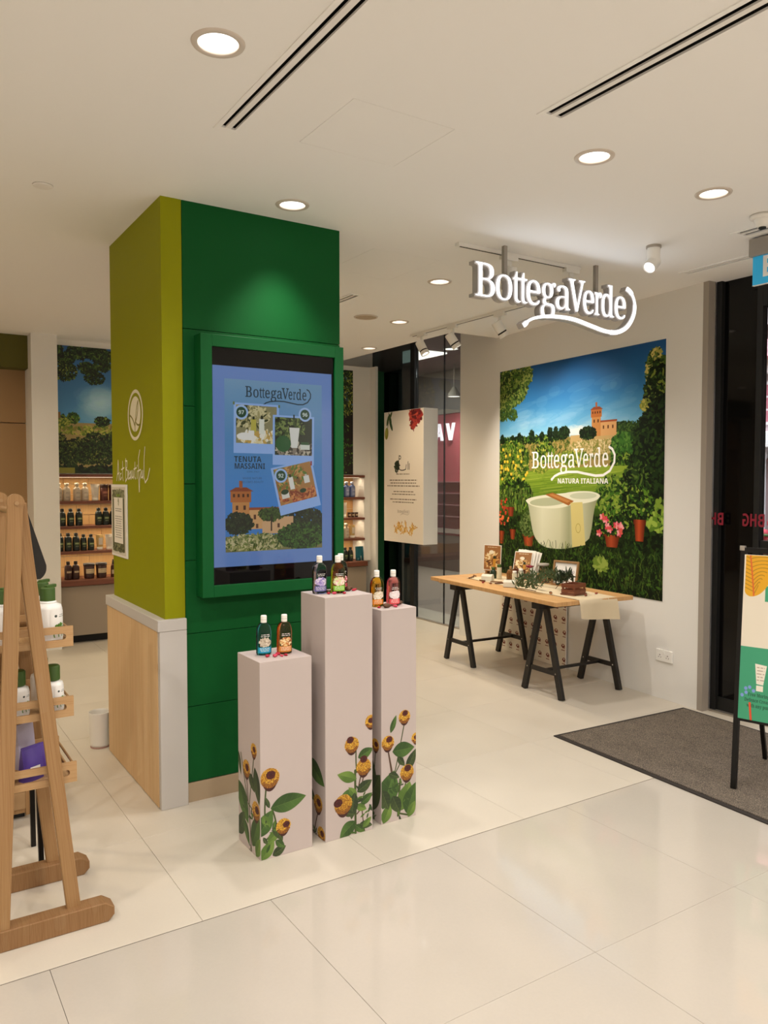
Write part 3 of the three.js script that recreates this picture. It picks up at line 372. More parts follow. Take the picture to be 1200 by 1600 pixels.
// ---------------------------------------------------------------- pillar
{
  const X0 = 1.149, XG = 1.25, X1 = 2.122, Z0 = -3.725, Z1 = -4.69;
  const p = thing('pillar', 'square shop pillar clad in olive and dark green panels over a plywood base', 'pillar', [0, 0, 0], 0, null, 'structure');
  mesh('core', bb(X0 + 0.02, X1 - 0.02, 0, CEIL, Z1 + 0.02, Z0 - 0.02), M.dark, p);
  const rows = [0.1, 0.479, 0.842, 1.203, 1.579, 1.957, 2.33, CEIL];
  for (let i = 0; i < rows.length - 1; i++) mesh('green_panel', rb(XG + 0.0015, X1, rows[i] + 0.0015, rows[i + 1] - (i === rows.length - 2 ? 0 : 0.0015), Z0 - 0.03, Z0, 0.0012), M.green, p);
  for (let i = 0; i < rows.length - 1; i++) mesh('green_panel', rb(X1 - 0.02, X1, rows[i] + 0.0015, rows[i + 1] - 0.0015, Z1, Z0 - 0.031, 0.0012), M.green, p);
  mesh('olive_panel', bb(X0, XG - 0.001, 0.925, CEIL, Z0 - 0.03, Z0), M.olive, p);
  mesh('olive_panel', bb(X0, X0 + 0.03, 0.925, CEIL, Z1, Z0 - 0.0305), M.olive, p);
  mesh('skirting', bb(XG + 0.002, X1, 0, 0.098, Z0 - 0.025, Z0 - 0.002), M.skirt, p);
  mesh('base_white_front', rb(1.115, XG - 0.001, 0, 0.868, -3.735, Z0 + 0.022, 0.002), M.baseWhite, p);
  mesh('base_plywood', [rb(1.112, 1.134, 0.004, 0.868, Z1 - 0.02, -3.7365, 0.0015)], M.ply, p);
  mesh('base_cap', [rb(1.106, XG - 0.001, 0.869, 0.925, Z1 - 0.03, Z0 + 0.024, 0.003)], M.baseWhite, p);
  mesh('gap_shade_strip', bb(1.118, 1.14, 0, 0.004, Z1 - 0.02, -3.74), M.dark, p);  // near-black strip standing in for the shade under the plywood
  // emblem and handwriting printed on the olive face
  const [c, g] = canvas(900, 620), px = 1000; g.strokeStyle = g.fillStyle = '#e9e2c6'; g.lineCap = g.lineJoin = 'round';
  // canvas covers z -4.62 .. -3.82 (0.8 m) and y 1.53 .. 2.08
  const k = 900 / 0.8, U = (z) => (z + 4.62) * k, V = (y) => (2.085 - y) * k;
  g.lineWidth = 20; g.beginPath(); g.ellipse(U(-4.195), V(1.94), 0.135 * k, 0.125 * k, 0, 0, 7); g.stroke();
  g.beginPath(); g.ellipse(U(-4.195), V(1.945), 0.1 * k, 0.093 * k, 0, 0, 7); g.fill();
  g.strokeStyle = '#7d7612'; g.lineWidth = 11; g.beginPath(); g.moveTo(U(-4.3), V(1.945)); g.quadraticCurveTo(U(-4.24), V(1.93), U(-4.2), V(1.88)); g.quadraticCurveTo(U(-4.17), V(1.99), U(-4.14), V(2.01)); g.moveTo(U(-4.14), V(2.01)); g.quadraticCurveTo(U(-4.14), V(1.93), U(-4.2), V(1.9)); g.lineTo(U(-4.2), V(1.85)); g.moveTo(U(-4.18), V(1.9)); g.quadraticCurveTo(U(-4.16), V(1.88), U(-4.1), V(1.885)); g.stroke();
  g.strokeStyle = '#efe9d2'; g.lineWidth = 9; const pen = (pts) => { g.beginPath(); pts.forEach(([u, v], i) => { const x = 30 + u, y = 490 + v; i ? g.lineTo(x, y) : g.moveTo(x, y); }); g.stroke(); };
  pen([[0, 62], [22, 20], [42, -66], [50, -20], [58, 62]]); pen([[18, 22], [66, 12]]);                                    // A
  pen([[112, 16], [88, 22], [82, 52], [98, 58], [120, 42]]); pen([[150, -58], [146, 40], [158, 62]]); pen([[118, -6], [182, -18]]); // c t
  pen([[226, -72], [216, 70]]); pen([[216, -60], [256, -58], [250, -20], [222, -8], [262, 0], [262, 44], [218, 66]]);      // B
  pen([[276, 36], [300, 18], [292, 0], [276, 20], [282, 54], [310, 44]]); pen([[338, 4], [316, 20], [318, 52], [340, 36], [342, 4], [348, 52]]); pen([[366, 2], [364, 46], [390, 40], [394, 4], [398, 50]]); // e a u
  pen([[430, -46], [424, 40], [440, 52]]); pen([[404, -6], [462, -14]]); pen([[474, 4], [472, 48]]); pen([[478, -24], [480, -28]]); // t i
  pen([[536, -116], [506, -70], [508, 60], [516, 150], [524, 60], [560, 10]]); pen([[490, 6], [548, -2]]);                 // f
  pen([[566, 4], [562, 46], [588, 40], [592, 4], [596, 50]]); pen([[640, -130], [622, -60], [616, 40], [640, 74], [690, 50], [732, -6]]); // u l
  const emblem = mesh('emblem_print', plane(0.8, 0.5511), std('#ffffff', 0.6, { map: tex(c), transparent: true, alphaTest: 0.4 }), p); emblem.position.set(X0 - 0.0012, 2.085 - 0.2756, -4.22); emblem.rotation.y = -Math.PI / 2;
}
{ // menu sheet in a clear sleeve on the olive face
  const [c, g] = canvas(256, 320), r = rng(51); g.fillStyle = '#d9d3c2'; g.fillRect(0, 0, 256, 320); g.fillStyle = '#5d6142'; g.fillRect(18, 14, 220, 292); leafage(g, 128, 40, 110, 26, 300, ['#8a8f6a', '#4a5030', '#a8a88a'], 9, r); leafage(g, 128, 290, 110, 16, 200, ['#8a8f6a', '#4a5030', '#2c3420'], 9, r);
  g.fillStyle = '#efeadd'; g.fillRect(46, 50, 164, 216); g.fillStyle = '#6d8a2c'; g.fillRect(96, 34, 64, 12); leafage(g, 128, 72, 9, 18, 30, ['#6a7048', '#9aa07a'], 5, r); greek(g, 70, 102, 116, 2, 10, '#6a6658', 4); greek(g, 60, 138, 136, 10, 11, '#8a8678', 5);
  const s = thing('menu_sheet', 'printed sheet in a clear sleeve on the olive pillar face', 'sheet', [1.149, 1.162, -4.53]);
  mesh('sleeve', rb(-0.008, -0.0005, 0, 0.41, -0.165, 0.165, 0.002), M.plastic, s);
  const q = mesh('paper', bb(-0.0095, -0.0082, 0.012, 0.398, -0.152, 0.152), M.paper, s); const f = mesh('print', plane(0.3, 0.382), std('#fff', 0.5, { map: tex(c) }), s); f.position.set(-0.0102, 0.205, 0); f.rotation.y = -Math.PI / 2;
}
{ // green frame and advertising screen
  const f = thing('screen_frame', 'raised green box frame around the advertising screen on the pillar', 'frame', [0, 0, 0]), z0 = -3.7245, z1 = -3.632;
  const x0 = 1.306, x1 = 2.092, y0 = 1.026, y1 = 2.3, a0 = 1.363, a1 = 2.04, b0 = 1.083, b1 = 2.242;
  mesh('side', rb(x0, a0, y0, y1, z0, z1, 0.002), M.greenFrame, f); mesh('side', rb(a1, x1, y0, y1, z0, z1, 0.002), M.greenFrame, f); mesh('rail', rb(a0, a1, b1, y1, z0, z1, 0.002), M.greenFrame, f); mesh('rail', rb(a0, a1, y0, b0, z0, z1, 0.002), M.greenFrame, f);
  const s = thing('advertising_screen', 'upright advertising screen showing three product snapshots above a brick tower', 'screen', [0, 0, 0]);
  mesh('panel', bb(a0 + 0.001, a1 - 0.001, b0 + 0.001, b1 - 0.001, -3.70, -3.645), M.blackGlass, s);
  const t = screenPicture();
  const pic = mesh('picture', plane(0.656, 0.985), phys({ color: '#050505', roughness: 0.12, emissive: new THREE.Color(1, 1, 1), emissiveMap: t, emissiveIntensity: 0.5 }), s); pic.position.set(1.6965, 1.662, -3.6443);
  const l = new THREE.RectAreaLight(new THREE.Color(0.5, 0.62, 0.9), 0.35, 0.65, 0.98); l.position.set(1.6965, 1.662, -3.643); l.lookAt(1.6965, 1.662, 0); s.add(l);
}

// ---------------------------------------------------------------- plinths
function plinth(label, x0, x1, z0, z1, h, front, side) {
  const t = thing('plinth', label, 'plinth', [(x0 + x1) / 2, 0, (z0 + z1) / 2], 0, 'pale display plinths'), w = x1 - x0, d = z1 - z0;
  mesh('body', rb(-w / 2, w / 2, 0, h, -d / 2, d / 2, 0.002), M.plinth, t);
  const mat = (tx) => std('#ffffff', 0.6, { map: tx, transparent: true, alphaTest: 0.45 });
  if (front) { const m = mesh('print', plane(w - 0.003, front.h), mat(front.t), t); m.position.set(0, front.h / 2 + 0.002, d / 2 + 0.0006); }
  if (side) { const m = mesh('print', plane(d - 0.003, side.h), mat(side.t), t); m.position.set(-w / 2 - 0.0006, side.h / 2 + 0.002, 0); m.rotation.y = -Math.PI / 2; }
  return t;
}
{
  const F = (w, h, a, b, c, s) => ({ h: h / 1000, t: flowerPrint(w, h, a, b, c, s) });
  plinth('shortest pale plinth with flower print, carrying the teal and amber bottles', 1.313, 1.556, -3.22, -2.983, 0.84,
    F(240, 440, [[42, 343, 43, 4, 6], [103, 123, 33, 14, 0]], [[44, 212, 212, 232, 0.33], [-14, 100, 52, 205, 0.42], [30, 70, 92, 115, 0.4, 1], [2, 0, 60, 75, 0.42, 1], [52, 8, 115, 36, 0.42, 2], [56, 150, 100, 60, 0.3, 2], [8, 190, 40, 130, 0.34, 1], [66, 70, 110, 30, 0.36], [10, 96, 30, 60, 0.3, 2], [40, 215, 18, 268, 0.24, 2]], [[24, 300, 18, 190], [50, 212, 70, 140], [70, 140, 90, 118], [14, 75, 70, 118]], 1),
    F(236, 520, [[172, 450, 30, 4, 0], [92, 348, 38, 6, 0], [192, 196, 40, 10, 0]], [[120, 340, 180, 270, 0.4, 2], [180, 380, 226, 230, 0.3, 2], [0, 270, 110, 110, 0.36], [0, 30, 70, 150, 0.4, 2], [150, 30, 226, 190, 0.35], [60, 120, 120, 20, 0.3], [4, 400, 30, 300, 0.2, 2], [190, 0, 236, 90, 0.4, 1]], [[172, 420, 120, 200], [92, 320, 110, 200], [30, 400, 100, 210], [118, 200, 140, 0, 8], [110, 200, 190, 180]], 2));
  plinth('tallest middle pale plinth with flower print, carrying three bottles', 1.622, 1.866, -3.213, -2.983, 1.085,
    F(241, 560, [[133, 410, 36, -8, 18], [195, 298, 38, 0, 30], [88, 149, 45, -26, 4], [234, 500, 30, 0, 0]], [[158, 250, 58, 290, 0.34, 1], [165, 345, 246, 375, 0.4], [150, 195, 70, 180, 0.4], [160, 190, 240, 230, 0.4, 2], [150, 60, 70, 0, 0.45], [154, 130, 210, 100, 0.4, 1], [150, 40, 200, 0, 0.4], [158, 170, 116, 220, 0.36, 1], [172, 40, 241, 20, 0.36, 2], [148, 190, 130, 70, 0.3, 2], [180, 130, 241, 170, 0.4], [190, 20, 236, 60, 0.35, 1], [90, 110, 148, 90, 0.35, 2], [170, 270, 236, 280, 0.35, 2]], [[155, 385, 158, 280, 6], [180, 260, 165, 190, 6], [150, 290, 152, 0, 11], [240, 160, 160, 90, 6], [196, 262, 180, 200, 6], [200, 0, 186, 110, 5]], 3),
    F(228, 400, [[160, 150, 40, 8, 0], [190, 20, 34, 8, 0]], [[60, 330, 222, 245, 0.34], [40, 210, 140, 150, 0.3, 2]], [[60, 330, 0, 360], [160, 110, 120, 0]], 4));
  plinth('narrow pale plinth with flower print, carrying the yellow and pink bottles', 1.924, 2.121, -3.2, -3.0, 1.0,
    F(194, 540, [[128, 484, 32, 4, 12], [35, 376, 34, 8, 10], [143, 216, 38, 4, 14], [196, 372, 26, 0, 0]], [[50, 420, 82, 500, 0.24], [60, 330, 185, 330, 0.42], [90, 300, 130, 250, 0.35, 2], [6, 70, 70, 240, 0.46], [110, 40, 160, 170, 0.46, 1], [140, 20, 196, 160, 0.42], [10, 0, 50, 90, 0.4, 1], [40, 230, 100, 200, 0.35, 2], [140, 220, 194, 320, 0.3, 2], [60, 120, 104, 30, 0.42, 2], [92, 130, 60, 190, 0.4], [150, 0, 190, 70, 0.4, 1], [0, 160, 40, 60, 0.4, 2]], [[128, 455, 66, 200, 5], [35, 345, 60, 200, 6], [64, 215, 40, 330, 4], [66, 210, 120, 290, 5], [104, 190, 92, 20, 11], [96, 30, 150, 10, 8], [140, 180, 120, 100, 6]], 5),
    F(197, 420, [[150, 360, 30, 6, 0]], [[20, 300, 160, 200, 0.4, 2], [60, 30, 190, 230, 0.4, 2], [0, 80, 90, 0, 0.4, 2]], [[150, 330, 120, 0, 6], [40, 300, 110, 120, 5]], 6));
}
// bottles: oval body, label on the front, flip cap
function ovalBody(w, d, h) {
  const g = lathe([[0.0001, 0], [0.82, 0], [0.95, 0.02 * 1], [1, 0.08], [1, 0.66], [0.97, 0.77], [0.87, 0.87], [0.66, 0.95], [0.4, 0.985], [0.34, 1.0], [0.0001, 1.0]].map(([r, y]) => [r, y]), 36);
  g.scale(w / 2, h, d / 2); g.computeVertexNormals(); return g;
}
function labelPatch(w, d, y0, y1, a, n = 14) {                     // a patch that follows the oval front
  const pos = [], uv = [], idx = []; for (let j = 0; j < 2; j++) for (let i = 0; i <= n; i++) { const t = -a + 2 * a * i / n; pos.push(Math.sin(t) * w / 2 * 1.012, j ? y1 : y0, Math.cos(t) * d / 2 * 1.012); uv.push(i / n, j); }
  for (let i = 0; i < n; i++) idx.push(i, i + 1, i + n + 1, i + 1, i + n + 2, i + n + 1);
  const g = new THREE.BufferGeometry(); g.setAttribute('position', new THREE.Float32BufferAttribute(pos, 3)); g.setAttribute('uv', new THREE.Float32BufferAttribute(uv, 2)); g.setIndex(idx); g.computeVertexNormals(); return g;
}
function gelLabel(col, pic, seed) {
  const [c, g] = canvas(128, 200), r = rng(seed); g.clearRect(0, 0, 128, 200);
  g.fillStyle = '#f4f2ea'; g.font = 'italic bold 24px serif'; greek(g, 30, 20, 76, 2, 16, '#f4f2ea', seed);
  leafage(g, 66, 100, 50, 36, 150, pic, 13, r);
  g.globalAlpha = 0.75; g.fillStyle = col; g.fillRect(8, 142, 112, 54); g.globalAlpha = 1; greek(g, 18, 152, 92, 3, 13, '#f4f2ea', seed + 1);
  return tex(c);
}
function gelBottle(label, x, y, z, color, deep, pic, seed, turn = -0.15) {
  const t = thing('shower_gel_bottle', label, 'bottle', [x, y, z], turn, 'coloured bottles on the plinths');
  mesh('body', ovalBody(0.068, 0.047, 0.142), phys({ color: '#ffffff', roughness: 0.05, transmission: 1, thickness: 0.03, ior: 1.36, attenuationColor: new THREE.Color(color), attenuationDistance: 0.045 }), t);
  mesh('label', labelPatch(0.068, 0.047, 0.01, 0.1, 1.05), std('#ffffff', 0.5, { map: gelLabel(deep, pic, seed), transparent: true, alphaTest: 0.35, side: THREE.DoubleSide }), t);
  const cap = mesh('cap', lathe([[0.0001, 0.14], [0.0125, 0.14], [0.013, 0.142], [0.013, 0.168], [0.011, 0.1715], [0.0001, 0.172]], 24), M.capWhite, t);
  mesh('cap_seam', lathe([[0.0131, 0.1535], [0.0134, 0.154], [0.0131, 0.1545]], 24), M.grey, cap);
  return t;
}
gelBottle('teal blue shower gel bottle with white cap on the shortest plinth', 1.392, 0.84, -3.115, '#18a7b8', '#1c96c0', ['#c9bda8', '#e0d4c0', '#a89a84'], 1);
gelBottle('amber orange shower gel bottle with white cap on the shortest plinth', 1.478, 0.84, -3.09, '#d9843a', '#d98a3c', ['#e8c88a', '#8a4a20', '#f0dcae', '#c87a3a'], 2);
gelBottle('grey violet shower gel bottle with white cap on the tallest plinth', 1.668, 1.085, -3.118, '#8f8fb4', '#6a66a8', ['#b8a8d8', '#8a7ac0', '#ded4ea'], 3);
gelBottle('lime green shower gel bottle with white cap on the tallest plinth', 1.743, 1.085, -3.082, '#a8b428', '#7cc020', ['#f0e4d8', '#e8b8a8', '#d8e0a0'], 4);
gelBottle('plum red shower gel bottle half hidden behind the lime green one', 1.796, 1.085, -3.15, '#a24a62', '#c03a4a', ['#f0e0dc', '#d8788a', '#b03048'], 5);
gelBottle('golden yellow shower gel bottle with white cap on the narrow plinth', 1.969, 1.0, -3.11, '#e0a818', '#e88a20', ['#f0e8d8', '#e0d0b0'], 6);
gelBottle('pink shower gel bottle with white cap on the narrow plinth', 2.046, 1.0, -3.085, '#d8808a', '#e04a50', ['#f4ecec', '#e8d8d8'], 7);
// dried petals and seed pods scattered at the bottles' feet
function petal(label, x, y, z, kind, k = 1) {
  const col = { red: '#b01c34', pink: '#c8405a', brown: '#5a3a22' }[kind], g = new THREE.SphereGeometry(1, 12, 8), p = g.attributes.position, r = rng(Math.round(x * 9e4 + z * 7e4));
  for (let i = 0; i < p.count; i++) { const s = 1 + 0.35 * Math.sin(3 * Math.atan2(p.getZ(i), p.getX(i)) + r() * 0.4); p.setXYZ(i, p.getX(i) * 0.009 * k * s, p.getY(i) * 0.0055 * k, p.getZ(i) * 0.008 * k * s); }
  g.computeVertexNormals(); const m = mesh(kind === 'brown' ? 'seed_pod' : 'dried_petal', g, std(col, 0.7)); m.position.set(x, y + 0.0054 * k, z); m.rotation.y = r() * 6; return tag(m, label, kind === 'brown' ? 'seed pod' : 'petal', 'dried petals and pods on the plinths');
}
[['dark red dried petal in front of the teal bottle', 1.383, 0.84, -3.06, 'red', 1.1], ['crimson dried petal beside the teal bottle', 1.412, 0.84, -3.045, 'pink', 1.2], ['red dried petal between the teal and amber bottles', 1.436, 0.84, -3.07, 'red', 1.3], ['small red dried petal in front of the amber bottle', 1.462, 0.84, -3.04, 'red', 0.9], ['pale pink dried petal nearest the edge before the amber bottle', 1.44, 0.84, -3.035, 'pink', 0.8],
  ['small red petal in front of the grey violet bottle', 1.69, 1.085, -3.07, 'red', 0.9], ['pink petal between the violet and green bottles', 1.71, 1.085, -3.055, 'pink', 1.1], ['brown seed pod between the violet and green bottles', 1.706, 1.085, -3.1, 'brown', 1.4], ['dark petal in front of the lime green bottle', 1.752, 1.085, -3.04, 'red', 0.9], ['large brown seed pod beside the plum red bottle', 1.818, 1.085, -3.115, 'brown', 2], ['red petal by the seed pod on the tallest plinth', 1.836, 1.085, -3.1, 'red', 1], ['last red petal near the corner of the tallest plinth', 1.852, 1.085, -3.112, 'red', 0.9],
  ['brown seed pod in front of the yellow bottle', 1.985, 1.0, -3.05, 'brown', 2.0], ['pink petal in front of the pink bottle', 2.03, 1.0, -3.04, 'pink', 1.1], ['brown seed pod near the corner behind the pink bottle', 2.094, 1.0, -3.1, 'brown', 1.7], ['dark red petal at the edge of the yellow bottle', 1.95, 1.0, -3.06, 'red', 0.8]].forEach((a) => petal(...a));

// ---------------------------------------------------------------- hanging sign of glowing letters
{
  const s = thing('hanging_sign', 'glowing white letter sign with a long swash hanging from the ceiling', 'sign', [2.782, 2.612, -3.38]), W = 1.227, cap = 0.186;
  const word = [...'BottegaVerde'], keys = Object.keys(SPANS);
  word.forEach((ch, i) => {
    const [a, b] = SPANS[keys[i]], g = new TextGeometry(ch, { font, size: 1, depth: 1, curveSegments: 8, bevelEnabled: false }); g.computeBoundingBox(); const bx = g.boundingBox; g.translate(-bx.min.x, 0, 0);
    const sx = (b - a) * W / (bx.max.x - bx.min.x), sy = cap / 0.98 * (ch === 'V' ? 1.03 : 1), x = a * W;
    const body = mesh('letter', mergeBody(ch, sx, sy), M.signBody, s); body.position.set(x, 0, -0.05);
    const face = g.clone().scale(sx, sy, 0.012); const f = mesh('lit_face', thick(ch, sx, sy), M.signFace, body); f.position.set(0, 0, 0.05);
  });
  function mergeBody(ch, sx, sy) { const g = new TextGeometry(ch, { font, size: 1, depth: 1, curveSegments: 6, bevelEnabled: true, bevelSize: 0.02, bevelThickness: 0.01, bevelSegments: 1 }); g.computeBoundingBox(); g.translate(-g.boundingBox.min.x - 0.02, 0, 0); g.scale(sx, sy, 0.045); return g; }
  function thick(ch, sx, sy) { const g = new TextGeometry(ch, { font, size: 1, depth: 0.006, curveSegments: 6, bevelEnabled: true, bevelSize: 0, bevelThickness: 0.001, bevelOffset: -0.019, bevelSegments: 1 }); g.computeBoundingBox(); g.translate(-g.boundingBox.min.x + 0.019, 0, 0); g.scale(sx, sy, 1); return g; }
  const pts = SWASH.map(([u, v]) => new THREE.Vector3(u * W, v * cap, 0)), curve = new THREE.CatmullRomCurve3(pts);
  const ribbon = (wide, depth, z) => { const L = [], Rr = [], n = 90; for (let i = 0; i <= n; i++) { const t = i / n, p = curve.getPointAt(t), d = curve.getTangentAt(t), w = wide * (0.006 + 0.0045 * Math.pow(Math.sin(Math.PI * Math.min(1, t * 1.1)), 1) + (t < 0.03 ? 0.006 : 0) + (t > 0.95 ? 0.006 : 0) + (t > 0.62 && t < 0.9 ? 0.003 : 0)); L.push(new THREE.Vector2(p.x - d.y * w, p.y + d.x * w)); Rr.unshift(new THREE.Vector2(p.x + d.y * w, p.y - d.x * w)); } return new THREE.ExtrudeGeometry(new THREE.Shape([...L, ...Rr]), { depth, bevelEnabled: false }).translate(0, 0, z); };
  const sw = mesh('swash', ribbon(1.35, 0.045, -0.05), M.signBody, s); mesh('lit_face', ribbon(1, 0.008, 0), M.signFace, sw);
  for (const x of [3.054, 3.81]) mesh('rod', rb(x - 2.782 - 0.012, x - 2.782 + 0.012, 0.08, CEIL - 2.612, -0.08, -0.056, 0.002), M.grey, s);
  mesh('back_rail', rb(0.26, 1.05, 0.085, 0.1, -0.062, -0.0505, 0.001), M.grey, s);
  const l = new THREE.RectAreaLight(new THREE.Color(0.74, 0.85, 1), 1.9, 1.2, 0.16); l.position.set(0.62, 0.08, 0.02); l.lookAt(2.782 + 0.62, 2.612 + 0.08, 5); s.add(l); l.rotation.set(0, Math.PI, 0);
}

// ---------------------------------------------------------------- shelf wall at the back
const ord = ['first', 'second', 'third', 'fourth', 'fifth', 'sixth', 'seventh', 'eighth'];
{
  const back = thing('wooden_back_panel', 'pale wood panelling of narrow boards behind the shelves', 'panelling', [0, 0, 0]);
  for (let j = 0; j < 10; j++) { let x = 1.43 - (j % 2) * 0.12; while (x < 4.9) { const x1 = Math.min(4.9, x + 0.24), a = Math.max(x, 1.43); if (x1 - a > 0.02 && (a < 2.6 || a > 4.2)) mesh('board', bb(a + 0.0015, x1 - 0.0015, 0.62 + j * 0.104 + 0.0015, 0.62 + (j + 1) * 0.104 - 0.0015, -8.299, -8.288 + 0.004 * R()), M.shelfBack, back); x += 0.24; } }
  mesh('middle_sheet', bb(2.7, 4.18, 0.62, 1.65, -8.299, -8.29), M.shelfBack, back);
  const name = ['top red-brown wooden shelf directly under the landscape print', 'second red-brown wooden shelf from the top holding white and maroon packs', 'third red-brown wooden shelf from the top holding dark green bottles', 'lowest red-brown wooden wall shelf above the counter'];
  [1.65, 1.39, 1.146, 0.9].forEach((y, i) => {
    const s = thing('wall_shelf', name[i], 'shelf', [0, y, 0], 0, 'wall shelves');
    mesh('plank', rb(1.43, 4.9, -0.027, 0, -8.288, -8.0, 0.003), M.redwood, s);
    mesh('light_strip', bb(1.45, 4.88, -0.0295, -0.0275, -8.115, -8.1), M.led, s);
    for (const [x, w] of [[1.95, 1.0], [4.4, 0.9]]) { const l = new THREE.RectAreaLight(new THREE.Color(1, 0.84, 0.58), 46, w, 0.015); l.position.set(x, -0.031, -8.1075); l.rotation.x = -Math.PI / 2; s.add(l); }
  });
  const c = thing('counter_top', 'thick red-brown wooden counter top under the shelves', 'counter top', [0, 0.57, 0]); mesh('plank', rb(1.43, 4.898, 0, 0.055, -8.288, -7.93, 0.004), M.redwood, c);
  let k = 0; for (const [a, b] of [[1.43, 1.995], [2.0, 2.9], [4.305, 4.898]]) {
    
    const u = thing('base_cabinet', ['beige base cabinet beside the white pier', 'beige base cabinet partly hidden by the pillar', 'beige base cabinet under the shelf end by the glass partition'][k++], 'cabinet', [0, 0, 0], 0, 'base cabinets');
    mesh('carcass', bb(a + 0.001, b - 0.001, 0.08, 0.57, -8.288, -7.985), M.cabinet, u); mesh('door', rb(a + 0.002, b - 0.002, 0.082, 0.562, -7.984, -7.965, 0.002), M.cabinet, u); mesh('kick', bb(a + 0.001, b - 0.001, 0, 0.08, -8.25, -8.06), M.dark, u);
  }
  const lp = thing('landscape_print', 'long landscape print of trees and blue sky above the shelves', 'print', [0, 0, 0]);
  mesh('board', bb(1.43, 4.742, 1.66, 2.885, -8.0195, -8.012), M.paper, lp);
  const m = mesh('print', plane(3.312, 1.225), std('#fff', 0.5, { map: landscapePoster() }), lp); m.position.set(3.086, 2.2725, -8.0112);
}
